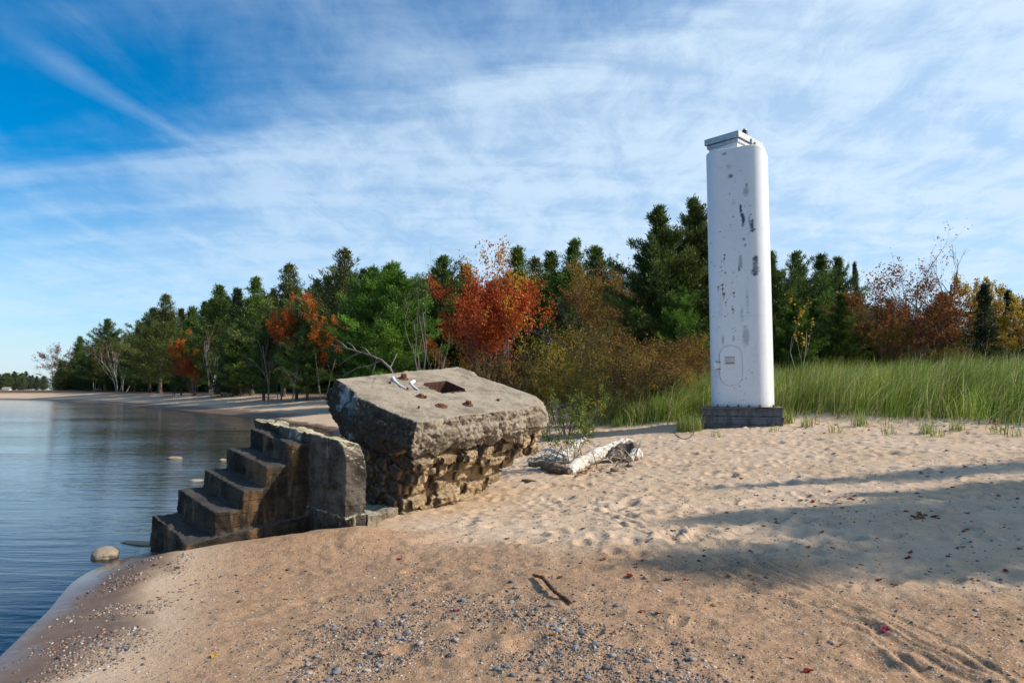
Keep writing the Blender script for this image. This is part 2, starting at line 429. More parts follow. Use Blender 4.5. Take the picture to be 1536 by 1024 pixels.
# ------------------------------------------------------------------ terrain
def P2(px, py, z=0.0):
    v = ongr(px, py, z); return (v.x, v.y)
shore = [(-9, -90), (-3.4, -20), (-2.3, -3), (-2.55, 1.8), P2(0, 985), P2(45, 940), P2(95, 898), P2(165, 850), P2(222, 824),
         (-3.55, 7.0), (-2.9, 7.7), (-2.5, 9), (-3.0, 12), (-4.3, 18), (-6.1, 24), P2(485, 643), P2(400, 629), P2(330, 620.5), P2(268, 614.5), P2(190, 607.5),
         P2(100, 601.5), P2(0, 599.2), P2(-250, 598)]
lake1 = np.array(shore+[(-1500, shore[-1][1]), (-1500, -90)])
lake2 = np.array([(-1500, 190), P2(-250, 594.6), P2(0, 593.8), P2(60, 593.4), P2(86, 592.2), (-185, 290), (-300, 520), (-1500, 520)])
dune_poly = np.array([(60, -4), (26, 0.5), (15.5, 6.4), (9.6, 12.4), (8.6, 14.8), (7.75, 16.9), (6.9, 18.0), (5.0, 18.3), (3.9, 18.0), (2.8, 19.4), (2.0, 21.6), (2.4, 45), (70, 60)])

def poly_sd(x, y, poly):
    """signed distance, positive inside"""
    x = np.ravel(x); y = np.ravel(y); n = len(poly); d2 = np.full(x.shape, 1e18); ins = np.zeros(x.shape, bool)
    for i in range(n):
        ax, ay = poly[i]; bx, by = poly[(i+1) % n]; ex, ey = bx-ax, by-ay
        t = np.clip(((x-ax)*ex+(y-ay)*ey)/(ex*ex+ey*ey), 0, 1)
        d2 = np.minimum(d2, (x-ax-t*ex)**2+(y-ay-t*ey)**2)
        c = ((ay > y) != (by > y)); xi = ax+(y-ay)*ex/(ey if abs(ey) > 1e-9 else 1e-9)
        ins ^= c & (x < xi)
    d = np.sqrt(d2); return np.where(ins, d, -d)

def base_h(x, y, full=False):
    x = np.ravel(np.asarray(x, float)); y = np.ravel(np.asarray(y, float))
    s1 = -poly_sd(x, y, lake1); s2 = -poly_sd(x, y, lake2); s = np.minimum(s1, s2)
    r = np.hypot(x, y)
    s = s+fbm2(x, y, .8, 3, 5)*.10*np.clip((r-6)/4, .1, 3)
    far = sstep(18, 45, r)
    k = .075+.022*far
    z = np.where(s < 12, k*s, k*12+.02*(s-12))
    z = np.where(s < 0, s*.085, z)
    z = np.minimum(z, 1.75+.25*fbm2(x, y, .05, 3, 9)); z = np.maximum(z, -1.6)
    dd = poly_sd(x, y, dune_poly)
    z = z+.42*sstep(-.6, 4.0, dd)*(s > 0)
    z = z+(s > .3)*fbm2(x, y, .5, 3, 2)*.035*sstep(.3, 3, s)
    t_ = np.clip(((x+2.95)*1.45+(y-6.15)*.35)/(1.45**2+.35**2), 0, 1); q_ = np.hypot(x+2.95-t_*1.45, y-6.15-t_*.35)
    z = z+(.12+.05*t_)*np.exp(-(q_/.50)**2)*(s > -.3)
    if full: return z, s, dd
    return z
def gz(x, y): return float(base_h([x], [y])[0])

def build_terrain():
    rg = np.random.RandomState(3)
    radii = np.concatenate([[0.0, .6, 1.1, 1.6], np.geomspace(2.0, 22, 620), np.geomspace(22.4, 160, 130), np.geomspace(165, 7000, 60)])
    fa = np.arange(-44, 44.001, .1); ba = np.concatenate([np.arange(45, 180, 3.0), np.arange(180, 316, 3.0)])
    ang = np.concatenate([fa, ba])            # degrees clockwise from +Y
    A, Rr = np.meshgrid(np.radians(ang), radii); na = len(ang); nr = len(radii)
    X = Rr*np.sin(A); Y = Rr*np.cos(A)
    z, s, dd = base_h(X, Y, True); H = z.reshape(nr, na); S = s.reshape(nr, na)
    dryf = sstep(.5, 2.2, S); nearf = 1-sstep(18, 30, Rr)
    Xf, Yf = X.ravel(), Y.ravel()
    # coarse zone bottom-left / centre, dry soft sand right and beyond
    zone = sstep(-.6, 1.0, 6.3-Y-0.62*X+ .9*fbm2(X, Y, .9, 3, 21).reshape(X.shape))
    soft = dryf*(1-.75*zone)
    msk = (Rr < 60).ravel()
    n1 = np.zeros(X.size); n2 = np.zeros(X.size); n3 = np.zeros(X.size)
    n1[msk] = fbm2(Xf[msk], Yf[msk], 2.2, 4, 31); n2[msk] = fbm2(Xf[msk], Yf[msk], 7.5, 3, 41); n3[msk] = fbm2(Xf[msk]*.6, Yf[msk]*1.5, 11, 3, 51)
    n1, n2, n3 = (q.reshape(X.shape) for q in (n1, n2, n3))
    H += soft*nearf*(n1*.018+n2*.009-np.abs(n3)*.010)+dryf*zone*nearf*(n2*.012+n1*.010-np.abs(n3)*.010)
    # footprints
    npit = 7500
    cnt = 0
    while cnt < npit:
        r0 = math.sqrt(rg.rand())*17+2.2; a0 = rg.uniform(-43, 43)
        px, py = r0*math.sin(R(a0)), r0*math.cos(R(a0))
        cnt += 1
        if 6.3-py-.62*px > .4 and rg.rand() < .80: continue
        sc = rg.choice([.035, .055, .085], p=[.4, .4, .2])*(1+.3*rg.rand()); dep = rg.uniform(.008, .022)*(sc/.06)**.6
        th = rg.uniform(0, math.pi); el = rg.uniform(1.0, 2.0)
        i0, i1 = np.searchsorted(radii, [r0-3*sc*el, r0+3*sc*el]); da = math.degrees(3*sc*el/r0)
        j0, j1 = np.searchsorted(fa, [a0-da, a0+da])
        if j1 <= j0 or i1 <= i0: continue
        dx = X[i0:i1, j0:j1]-px; dy = Y[i0:i1, j0:j1]-py
        u = (dx*math.cos(th)+dy*math.sin(th))/(sc*el); v = (-dx*math.sin(th)+dy*math.cos(th))/sc
        q = u*u+v*v
        H[i0:i1, j0:j1] += (-dep*np.exp(-q*1.3)+dep*.45*np.exp(-(np.sqrt(q)-1.35)**2*5))*dryf[i0:i1, j0:j1]
    # wheel ruts curving through the foreground
    ctr = [P2(905, 748, .38), P2(950, 770, .38), P2(1010, 800, .37), P2(1090, 838, .37), P2(1190, 872, .37), P2(1290, 915, .37), P2(1380, 965, .38), P2(1490, 1023, .38), P2(1700, 1150, .38)]
    def dist_line(pts):
        d = np.full(X.shape, 9.0)
        for (ax, ay), (bx, by) in zip(pts[:-1], pts[1:]):
            ex, ey = bx-ax, by-ay; t = np.clip(((X-ax)*ex+(Y-ay)*ey)/(ex*ex+ey*ey), 0, 1)
            d = np.minimum(d, np.hypot(X-ax-t*ex, Y-ay-t*ey))
        return d
    for off, w, dep in ((0, .030, .012), (.12, .018, .009), (-.16, .030, .013), (-.27, .018, .009), (.24, .015, .008), (.06, .012, .006)):
        pts = [(x+off*.55+.05*math.sin(k*1.9+off*9), y+off*.8+.05*math.cos(k*2.3+off*7)) for k, (x, y) in enumerate(ctr)]
        d = dist_line(pts); fade = .55+.45*np.clip(n1*3, -1, 1)
        H += (-dep*np.exp(-(d/w)**2)+dep*.7*np.exp(-((d-w*2)/w)**2))*fade*dryf
    # sand drifted up or scoured around structures
    for (cx, cy, rad, amt) in ((-1.9, 6.75, .55, .03), (-.2, 8.9, .9, -.05), (5.6, 16.6, 1.3, .03)):
        H += amt*np.exp(-((X-cx)**2+(Y-cy)**2)/rad**2)
    # wet band at the waterline
    wet = (1-sstep(.40, .85, S+.35*n1))*(Rr < 40)+(1-sstep(1.2, 3.0, S+n1*.8))*(Rr >= 40); wet = np.clip(wet, 0, 1)
    wet = wet*(.35+.65*sstep(-.5, -.1, S))
    deep = sstep(-3.0, -14, S); coarse = zone*sstep(.6, 1.4, S)
    D = dd.reshape(X.shape); treeline = sstep(8.5, 13, S)*sstep(26, 34, Rr)
    litter = np.clip(np.maximum(sstep(.5, 2.0, D)*.75, treeline), 0, 1)
    idx = np.arange(nr*na).reshape(nr, na)
    q = np.stack([idx[:-1, :], np.roll(idx, -1, 1)[:-1, :], np.roll(idx, -1, 1)[1:, :], idx[1:, :]], -1).reshape(-1, 4)[:, ::-1]
    o = mesh_np('ground', np.stack([X.ravel(), Y.ravel(), H.ravel()], 1), q, M['sand'], smooth=True,
                attrs={'film': ((1-sstep(.05, .30, S+.22*n1))*(Rr < 40)).ravel(), 'wet': wet.ravel(), 'deep': deep.ravel(), 'coarse': coarse.ravel(), 'litter': litter.ravel()})
    tag(o, kind='structure')
    return radii, fa, H
radii_, fa_, H_ = build_terrain()
def surf(x, y):
    """height of the built ground near the camera (includes footprints)"""
    r = math.hypot(x, y); a = math.degrees(math.atan2(x, y))
    if a < -43.8 or a > 43.8 or r > 120: return gz(x, y)
    i = int(np.clip(np.searchsorted(radii_, r)-1, 0, len(radii_)-2)); j = int(np.clip((a+44)/.1, 0, len(fa_)-2))
    u = (r-radii_[i])/(radii_[i+1]-radii_[i]); v = (a+44)/.1-j
    return float((1-u)*((1-v)*H_[i, j]+v*H_[i, j+1])+u*((1-v)*H_[i+1, j]+v*H_[i+1, j+1]))
def ground_at(px, py):
    """point of the ground seen at a photo pixel"""
    r = ray(px, py); t = 1.5
    while t < 400:
        p = CP+r*t
        if surf(p.x, p.y) >= p.z: return p
        t += .03 if t < 30 else .4
    return CP+r*t

wv = np.array([(-1600, -600, 0), (1500, -600, 0), (1500, 2600, 0), (-1600, 2600, 0)], float)
tag(mesh_np('water', wv, np.array([[0, 1, 2, 3]]), M['water']), kind='structure')

# ------------------------------------------------------------------ tower
def rrect(w, r, n=14, nf=40):
    pts = []; h = w/2-r
    for c, (cx, cy) in enumerate(((h, -h), (h, h), (-h, h), (-h, -h))):
        a0 = -90+90*c
        for k in range(n+1):
            a = R(a0+90*k/n); pts.append((cx+r*math.cos(a), cy+r*math.sin(a)))
        nx, ny = ((h, h), (-h, h), (-h, -h), (h, -h))[c]
        ex = (nx+r*math.cos(R(a0+90)), ny+r*math.sin(R(a0+90))); sx, sy = pts[-1]
        for k in range(1, nf): pts.append((sx+(ex[0]-sx)*k/nf, sy+(ex[1]-sy)*k/nf))
    return pts

def tower():
    ctr = at(1114.5, 611, 17.35); gx, gy = ctr.x, ctr.y; g = gz(gx, gy)
    zb = at(1110, 610, 16.75).z; zt = at(1120, 223, 16.75).z; HH = zt-zb
    root = empty('tower', (gx, gy, g), R(-26.5), 'tall white rounded steel light tower with rust spots on a timber base', 'tower')
    lz = zb-g; w, rr = 1.43, .37
    ring = np.array(rrect(w, rr)); n = len(ring); m = int(HH/.014)
    zs = np.linspace(0, HH, m)
    V = np.zeros((m, n, 3)); V[:, :, :2] = ring[None]; V[:, :, 2] = zs[:, None]+lz
    top_in = V[-1].copy()
    # slight dents
    Pn = V.reshape(-1, 3); dn = fbm(Pn*np.array([1.3, 1.3, .8]), 3, 4)
    nrm = Pn.copy(); nrm[:, 2] = 0; nrm /= np.linalg.norm(nrm, axis=1)[:, None]
    Pn = Pn-nrm*(np.maximum(dn, 0)*.006)[:, None]
    # paint, stains
    col = np.tile(np.array([.72, .75, .785]), (len(Pn), 1))
    cl = fbm(Pn*np.array([2.2, 2.2, .9]), 5, 12); col *= (1-.07*np.clip(cl+.2, 0, 1))[:, None]
    u = Pn[:, 0]; v = (Pn[:, 2]-lz)/HH; front = Pn[:, 1] < -w/2+.12
    rgh = fbm(Pn*26, 4, 8); rgl = fbm(Pn*np.array([60, 60, 18]), 3, 18)
    def fu(px): return (px-1125)/66*(.98)+.475    # photo x to face x (px measured at that height)
    def stain(px, py, sw, sh, c, k, thr=.0):
        # px, py photo position on the tower
        lean = (py-215)/395*9.5
        uu = (px-(1059+lean))/68*1.08-.62; vv = (611-py)/396.
        q = np.exp(-(((u-uu)/sw)**2+((v-vv)*HH/sh)**2))
        f = np.clip((q+rgh*.75*q**.5-thr)*k*1.8, 0, 1)*front*min(1., .35+k*.25)
        col[:] = col*(1-f[:, None])+np.array(c)[None]*f[:, None]
    dk = (.07, .085, .10); rs = (.09, .03, .018); tan = (.32, .24, .14); gr = (.28, .30, .32)
    for a in ((1095, 258, .05, .045, tan, 1.6, .25), (1096, 259, .025, .03, dk, 2, .3), (1119, 276, .02, .05, gr, 1.8, .3), (1118, 285, .06, .12, gr, 1.1, .35),
              (1110, 311, .018, .10, dk, 3, .25), (1112, 321, .02, .05, dk, 3, .25), (1114, 328, .028, .10, dk, 3, .25), (1113, 336, .02, .05, gr, 2, .3),
              (1127, 338, .024, .13, dk, 4, .22), (1128, 345, .03, .06, dk, 3, .25), (1123, 330, .02, .10, gr, 2, .35),
              (1115, 358, .03, .03, gr, 2.5, .35), (1117, 368, .02, .04, gr, 2.5, .3), (1110, 392, .035, .16, gr, 1.5, .35), (1108, 402, .02, .08, dk, 1.8, .35),
              (1132, 395, .034, .16, dk, 3, .25), (1131, 408, .045, .09, dk, 3, .25), (1133, 402, .06, .15, gr, 1.2, .3), (1100, 300, .05, .10, gr, .5, .3),
              (1118, 505, .07, .22, gr, 1.0, .3), (1112, 470, .03, .2, gr, .7, .3), (1080, 455, .05, .3, gr, .35, .25), (1073, 560, .05, .3, gr, .35, .25), (1120, 450, .04, .3, gr, .5, .3),
              (1084, 510, .02, .12, gr, 1.3, .3), (1100, 508, .02, .05, gr, 1.3, .3), (1092, 243, .06, .06, gr, .7, .3), (1085, 222, .05, .03, tan, 1.5, .3)):
        x_, y_, sw_, sh_, c_, k_, th_ = a; stain(x_, y_, sw_*1.35, sh_*1.25, c_, k_*1.2, th_)
    for (x, y, s_) in ((1086, 380, .026), (1085, 386, .022), (1081, 398, .018), (1082, 404, .016), (1087, 408, .018), (1080, 411, .018), (1076, 428, .022), (1083, 426, .03), (1083, 432, .03),
                       (1085, 440, .038), (1100, 439, .025), (1101, 445, .015), (1090, 449, .016), (1088, 453, .022), (1099, 464, .030), (1098, 460, .016), (1087, 474, .02), (1091, 470, .012),
                       (1124, 322, .020), (1099, 322, .016), (1101, 373, .013), (1095, 334, .012), (1124, 308, .012), (1079, 343, .012), (1096, 425, .012), (1122, 470, .014), (1131, 544, .012),
                       (1127, 560, .013), (1109, 580, .015), (1101, 530, .010), (1117, 590, .012), (1113, 571, .013), (1109, 567, .010), (1085, 352, .012), (1071, 395, .010), (1118, 405, .01)):
        stain(x, y, s_, s_*1.15, rs if s_ > .017 else dk, 9, .42)
        if s_ > .02: stain(x, y+4, s_*.7, s_*2.6, (.42, .25, .15), 1.5, .35)
    rg = np.random.RandomState(8)
    for k in range(90):
        x = rg.uniform(1062, 1124); y = rg.uniform(225, 605); s_ = rg.uniform(.006, .011)
        stain(x, y, s_, s_*rg.uniform(1, 3), gr if rg.rand() < .6 else dk, 6, .45)
    # streaks on the lit corner and grime at the foot and weld seam
    lit = (Pn[:, 0] > w/2-.30)
    st = np.clip((fbm(Pn*np.array([14, 14, 1.6]), 4, 30)-.22)*3, 0, 1)*lit*.30
    col = col*(1-st[:, None])+np.array(gr)*st[:, None]
    foot = np.clip(.09-(Pn[:, 2]-lz)/1.0+rgl*.12, 0, .2)*3.2
    col = col*(1-foot[:, None])+np.array([.14, .15, .15])*foot[:, None]
    for vv in (.345, .675):
        sm = np.exp(-(((v-vv)*HH)/.008)**2)*.20; col = col*(1-sm[:, None])+np.array([.3, .3, .3])*sm[:, None]
    V = Pn.reshape(m, n, 3)
    # rounded shoulder ring + lid
    sh = [V]; 
    for k, (ins, up) in enumerate(((.012, .016), (.035, .028), (.07, .034))):
        rr_ = np.array(rrect(w-2*ins, max(rr-ins, .02))); L = np.zeros((1, n, 3)); L[0, :, :2] = rr_; L[0, :, 2] = lz+HH+up; sh.append(L)
    V = np.concatenate(sh, 0); col = np.concatenate([col]+[np.tile([.7, .71, .72], (n, 1))]*3)
    mm = V.shape[0]; idx = np.arange(mm*n).reshape(mm, n)
    q = np.stack([idx[:-1], np.roll(idx, -1, 1)[:-1], np.roll(idx, -1, 1)[1:], idx[1:]], -1).reshape(-1, 4)
    mesh_np('body', V.reshape(-1, 3), [q, idx[-1:][:, ::1]], M['tower'], root, True, col)
    # base flange with bolts
    fl = MB(); fr = rrect(w+.16, .2, 8, 2)
    fl.prism([(x, y, lz-.035) for x, y in fr], [(x, y, lz) for x, y in fr]); fl.build('base_flange', M['rustbox'], root)
    for k, uu in enumerate((-.5, -.25, 0, .25, .5)):
        b = MB(); b.cyl((uu, -w/2-.045, lz), (uu, -w/2-.045, lz+.05), .02, n=6); b.build('anchor_bolt', M['rust'], root)
    for uu in (-.4, 0, .4):
        b = MB(); b.cyl((w/2+.045, uu, lz), (w/2+.045, uu, lz+.05), .02, n=6); b.build('anchor_bolt', M['rust'], root)
    # hatch : stadium seam + plate on the front face
    def stad(hw, hh, n=14):
        p = []
        for k in range(n+1): a = math.pi*k/n; p.append((hw*math.cos(a), hh-hw+hw*math.sin(a)))
        for k in range(n+1): a = math.pi+math.pi*k/n; p.append((hw*math.cos(a), -(hh-hw)+hw*math.sin(a)))
        return p
    hc = (-.165, lz+1.01); hw, hh = .275, .50
    yb = -w/2
    ri = MB(); A, B = stad(hw+.004, hh+.004), stad(hw-.006, hh-.006); nn = len(A)
    Vr = [(hc[0]+x, yb-.006, hc[1]+z) for x, z in A]+[(hc[0]+x, yb-.006, hc[1]+z) for x, z in B]+[(hc[0]+x, yb+.02, hc[1]+z) for x, z in A]+[(hc[0]+x, yb+.02, hc[1]+z) for x, z in B]
    Fr = []
    for k in range(nn):
        j = (k+1) % nn; Fr += [(k, j, nn+j, nn+k), (2*nn+k, 2*nn+j, j, k), (nn+k, nn+j, 3*nn+j, 3*nn+k)]
    ri.add(Vr, Fr)
    C = stad(hw-.02, hh-.02); pl = MB()
    pl.prism([(hc[0]+x, yb+.02, hc[1]+z) for x, z in C], [(hc[0]+x, yb-.003, hc[1]+z) for x, z in C])
    hat = pl.build('hatch', M['tower'], root); hm = hat.data; ca = hm.color_attributes.new('Col', 'FLOAT_COLOR', 'POINT'); ca.data.foreach_set('color', np.tile([.72, .75, .785, 1.], len(hm.vertices)).astype(np.float32).ravel())
    ri.build('hatch_frame', M['greymetal'], hat)
    # sign on the hatch
    nx_, nz_ = 46, 34; sx, sz = .23, .17; Vs = []; cs = []
    rg2 = random.Random(4)
    rows = {}
    for j in range(nz_+1):
        for i in range(nx_+1):
            Vs.append((hc[0]-.02+(i/nx_-.5)*sx, yb-.012, hc[1]+.13+(j/nz_-.5)*sz))
            v_ = 1-j/nz_; c = (.62, .62, .62)
            ln = int(v_*7); inl = (v_*7) % 1
            if i < 2 or i > nx_-2 or j < 2 or j > nz_-2: c = (.25, .22, .21)
            elif ln == 0 and .2 < inl < .9 and (i*7) % 5 < 4: c = (.16, .17, .2)
            elif .25 < inl < .8 and i > 4 and i < nx_-5:
                key = (ln, i//2)
                if key not in rows: rows[key] = rg2.random()
                c = (.22, .23, .27) if rows[key] > .35 else c
            if v_ > .88: c = (.26, .10, .06)
            cs.append(c)
    Fs = [(j*(nx_+1)+i, j*(nx_+1)+i+1, (j+1)*(nx_+1)+i+1, (j+1)*(nx_+1)+i) for j in range(nz_) for i in range(nx_)]
    mesh_np('warning_plate', Vs, np.array(Fs), M['sign'], hat, False, np.array(cs))
    lw = MB(); lw.bevbox((hc[0]-.02+.01, yb-.012, hc[1]+.13-.15), (.19, .008, .10), .003); lw.build('blank_plate', M['white'], hat)
    hg = MB(); hg.bevbox((hc[0]-hw-.045, yb-.02, hc[1]), (.12, .05, .14), .008); hg.cyl((hc[0]-hw-.10, yb-.03, hc[1]-.09), (hc[0]-hw-.10, yb-.03, hc[1]+.09), .022, n=10)
    hinge = hg.build('hinge', M['white'], hat)
    for dz in (.085, -.085):
        hr = MB(); hr.bevbox((hc[0]-hw-.03, yb-.01, hc[1]+dz), (.15, .02, .012), .003); hr.build('hinge_strap', M['rust'], hat)
    # cap box, rotated against the body
    cz = lz+HH+.02; cr = R(-45+29.5+2)
    near = at(1107, 196, 16.95)
    lx, ly = near.x-gx, near.y-gy; th = R(26.5); nx0, ny0 = lx*math.cos(th)-ly*math.sin(th), lx*math.sin(th)+ly*math.cos(th)
    LA, LB = .92, 1.30                      # left side, right side lengths
    # local directions of both sides
    def loc(v): return Vector((v[0]*math.cos(th)-v[1]*math.sin(th), v[0]*math.sin(th)+v[1]*math.cos(th)))
    dl = loc((-.69, .72)); dr = loc((.72, .69))
    def slab(grow, z0, z1, name, mat):
        c0 = Vector((nx0, ny0))-(dl+dr)*grow
        p = [c0, c0+dr*(LB+2*grow), c0+dr*(LB+2*grow)+dl*(LA+2*grow), c0+dl*(LA+2*grow)]
        b = MB(); b.prism([(q.x, q.y, z0) for q in p], [(q.x, q.y, z1) for q in p]); return b.build(name, mat, root)
    hgt = near.z-g-cz
    slab(-.06, cz-.25, cz+hgt*.50, 'cap_box', M['white'])
    slab(-.02, cz+hgt*.50+.002, cz+hgt*.66, 'lower_lid', M['greymetal'])
    slab(-.05, cz+hgt*.66+.002, cz+hgt*.70, 'lid_gap', M['black'])
    slab(.025, cz+hgt*.70+.002, cz+hgt, 'upper_lid', M['greymetal'])
    # lantern and bracket
    q = Vector((nx0, ny0))+dr*.55+dl*.10
    lb = MB(); lb.cyl((q.x, q.y, cz+hgt-.01), (q.x, q.y, cz+hgt+.17), .075, .07, 16); lan = lb.build('lantern', M['black'], root)
    lc = MB(); lc.cyl((q.x, q.y, cz+hgt+.172), (q.x, q.y, cz+hgt+.21), .06, .045, 16); lc.cyl((q.x, q.y, cz+hgt+.21), (q.x, q.y, cz+hgt+.235), .045, .015, 16); lc.build('lantern_cap', M['greymetal'], lan)
    for k, (du, dz, sz_) in enumerate((((.43, -.62), .06, (.05, .10, .26)), ((.50, -.52), .04, (.06, .06, .18)))):
        b = MB(); b.bevbox((du[0], du[1], lz+HH+dz), sz_, .012); b.bevbox((du[0]+.03, du[1]-.02, lz+HH+dz-.12), (.14, .06, .03), .006)
        b.build('bracket', M['greymetal'], root)
    b = MB(); b.cyl((.30, -.55, lz+HH-.02), (.50, -.42, lz+HH+.10), .018, n=8); b.cyl((.56, -.30, lz+HH), (.60, -.20, lz+HH+.06), .03, n=8); b.build('pipe_fitting', M['greymetal'], root)
    # base crib of stacked weathered planks
    base = empty('base', (0, 0, 0)); base.parent = root; base.rotation_euler = (0, 0, R(10))
    bm_ = MB(); hgtb = lz-.04; nl = 15; bw = 1.86
    rg = random.Random(5)
    z = -.18; k = 0; step = (hgtb+.18)/nl
    for k in range(nl):
        o = rg.uniform(-.012, .012)
        bm_.bevbox((rg.uniform(-.015, .015)-.06, o, z+step/2), (bw+rg.uniform(-.03, .03), bw-.2+rg.uniform(-.03, .03), step-.003), .005); z += step
    bb = bm_.build('plank_crib', M['plank'], base)
    core = MB(); core.box((-.06, 0, hgtb/2-.1), (bw-.1, bw-.3, hgtb+.15)); core.build('crib_core', M['black'], base)
    tp = MB(); tp.bevbox((-.06, 0, hgtb+.018), (bw+.04, bw-.14, .034), .008); tp.build('crib_cap', M['grey_bark'], base)
    return root
tower()

# wire loop half buried by the tower's foot
p0 = ground_at(1012, 651); pts = []
for k in range(15):
    t = k/14; px = 1010+34*t; py = 648+11*math.sin(math.pi*t)
    p = ground_at(px, py); pts.append((p.x, p.y, p.z+.012+.10*(t > .85)*(t-.85)/.15))
b = MB(); b.path(pts, [.008]*15, 6); tag(b.build('wire', M['black']), 'thin dark curved wire lying on the sand before the tower base', 'wire')

# ------------------------------------------------------------------ broken stairs
def stair_flight():
    w = Vector((-.706, .695, .134)).normalized()
    Wd = .93
    Rpx = [(279, 812), (322, 769), (364, 736), (400, 700), (437, 667)]
    dep = [6.27, 6.40, 6.54, 6.68, 6.81]
    Rn = [at(x, y, d) for (x, y), d in zip(Rpx, dep)]
    a = (Rn[4]-Rn[1]); a.z = 0; a.normalize()
    root = empty('concrete_stairs', (Rn[0].x, Rn[0].y, .1), 0, 'broken dark concrete stairs of five treads leaning at the water edge', 'stairs')
    orig = Vector(root.location)
    def L(p): return tuple(Vector(p)-orig)
    # treads: solids one behind another, each reaching down to the buried base
    run_end = Rn[4]+a*.48
    mb = MB(); up = Vector((0, 0, 1)); tiltz = w.z*Wd
    for k in range(5):
        r0 = Rn[k]; r1 = run_end.copy(); r1.z = r0.z
        ov = 0.0; zb = -.25
        top = [r0, r0+w*Wd, r1+w*Wd, r1]
        bot = [Vector((q.x, q.y, zb)) for q in top]
        # lower third is set slightly proud (plinth)
        mb.prism([L(q) for q in bot], [L(q) for q in top])
    # plinth ledge along the visible side
    n = Vector((-w.x, -w.y, 0)).normalized()
    s0, s1 = Rn[0]-a*.02, run_end
    q0, q1 = s0+n*.05, s1+n*.05
    mb.prism([L((q.x, q.y, -.2)) for q in (q0, s0-n*.2, s1-n*.2, q1)], [L((q.x, q.y, z)) for q, z in ((q0, .22), (s0-n*.2, .24), (s1-n*.2, .42), (q1, .40))])
    V, fs, N = remesh_np(mb, .014)
    d = fbm(V*5, 4, 3)*.016+fbm(V*30, 3, 7)*.010
    chip = np.clip(fbm(V*4.2, 3, 77)-.30, 0, 1)*.10
    V = V+N*(d-chip)[:, None]
    mesh_np('stair_flight', V, fs, M['steps'], root, True)
    # white/rusty patch on the second riser side is in the material; end wall with pale coping
    wl = MB(); p = .55; th = .22
    c0 = at(381, 628, Rn[4].y+w.y*Wd*1.05+.14)            # far left top corner
    nr = at(519, 663, 6.52)
    dirw = (c0-nr); 
    bA = nr; bB = c0; t_ = a*th
    zb = -.25
    # outline of the wall seen from its side, with a broken shoulder at the near end
    prof = [(-.0, -.34), (.0, -.14), (.03, -.05), (.07, 0), (1, 0)]     # along (0 near .. 1 far), drop
    for (f0, z0), (f1, z1) in zip(prof[:-1], prof[1:]):
        if f1 <= f0: continue
        A0, A1 = bA+dirw*f0, bA+dirw*(f1+.002)
        A0 = A0+Vector((0, 0, z0)); A1 = A1+Vector((0, 0, z1))
        # near end is broken more on its outer side
        dr0 = -.16*max(0, 1-f0/.10); dr1 = -.16*max(0, 1-f1/.10)
        top = [A0, A1, A1+t_+Vector((0, 0, dr1)), A0+t_+Vector((0, 0, dr0))]
        wl.prism([L((q.x, q.y, zb)) for q in top][::-1], [L(q) for q in top][::-1])
    # base footing of the wall, wider
    f0 = bA-dirw.normalized()*.03-a*.02; f1 = bB; f2 = bB+t_*1.1; f3 = bA-dirw.normalized()*.03+t_*1.12
    top = [(q.x, q.y, z) for q, z in ((f0, .40), (f3, .43), (f2, .5), (f1, .5))]
    wl.prism([L((q[0], q[1], zb)) for q in top], [L(q) for q in top])
    V, fs, N = remesh_np(wl, .014)
    d = fbm(V*4, 4, 13)*.022+fbm(V*28, 3, 17)*.012
    chip = np.clip(fbm(V*3.6, 3, 87)-.28, 0, 1)*.13
    V = V+N*(d-chip)[:, None]
    mesh_np('end_wall', V, fs, M['wall'], root, True)
    return root
stair_flight()

# low broken footing between stairs and block
def rough_lump(name, polys, voxel, mat, amp, label=None, cat=None, parent=None, group=None, seed=1, origin=None, fine=1.0):
    mb = MB()
    o = Vector(origin) if origin is not None else Vector((0, 0, 0))
    for bot, top in polys: mb.prism([tuple(Vector(q)-o) for q in bot], [tuple(Vector(q)-o) for q in top])
    V, fs, N = remesh_np(mb, voxel)
    V = V+N*(fbm(V*3.2, 3, seed)*amp+fbm(V*11, 3, seed+3)*amp*.5+fbm(V*32, 3, seed+6)*amp*.22*fine-np.clip(np.abs(fbm(V*7, 2, seed+9))-.25, 0, 1)*amp*1.2)[:, None]
    ob = mesh_np(name, V, fs, mat, parent, True); ob.location = o
    return tag(ob, label, cat, group)
q = [ground_at(530, 790), ground_at(575, 782), ground_at(616, 762), ground_at(606, 752), ground_at(560, 762), ground_at(530, 770)]
rough_lump('footing', [([(p.x, p.y, 0) for p in q], [(p.x, p.y, p.z+.09) for k, p in enumerate(q)])], .010, M['rubble'], .04,
           'low crumbling strip of pale concrete footing between stairs and big block', 'footing', origin=(q[1].x, q[1].y, 0.1), seed=4)
def stone(name, px, py, size, mat, label, cat='stone', seed=1, sink=.3, group=None, p=None, sub=3):
    import bmesh
    bm = bmesh.new(); bmesh.ops.create_icosphere(bm, subdivisions=sub+1, radius=1)
    V = np.array([v.co[:] for v in bm.verts]); Fc = np.array([[v.index for v in f.verts] for f in bm.faces]); bm.free()
    V = V*(1+.22*fbm(V*1.1+seed*3.1, 3, seed)+.05*fbm(V*5+seed, 3, seed+1))[:, None]
    V = np.sign(V)*np.abs(V)**.85*np.array(size)
    if p is None: p = ground_at(px, py)
    o = mesh_np(name, V, Fc, mat, None, True); o.location = (p.x, p.y, p.z+size[2]*(1-2*sink)); o.rotation_euler = (0, 0, seed*1.3)
    return tag(o, label, cat, group)
stone('stone', 614, 757, (.075, .06, .045), M['rubble'], 'small pale stone at the tip of the crumbling footing', seed=3)

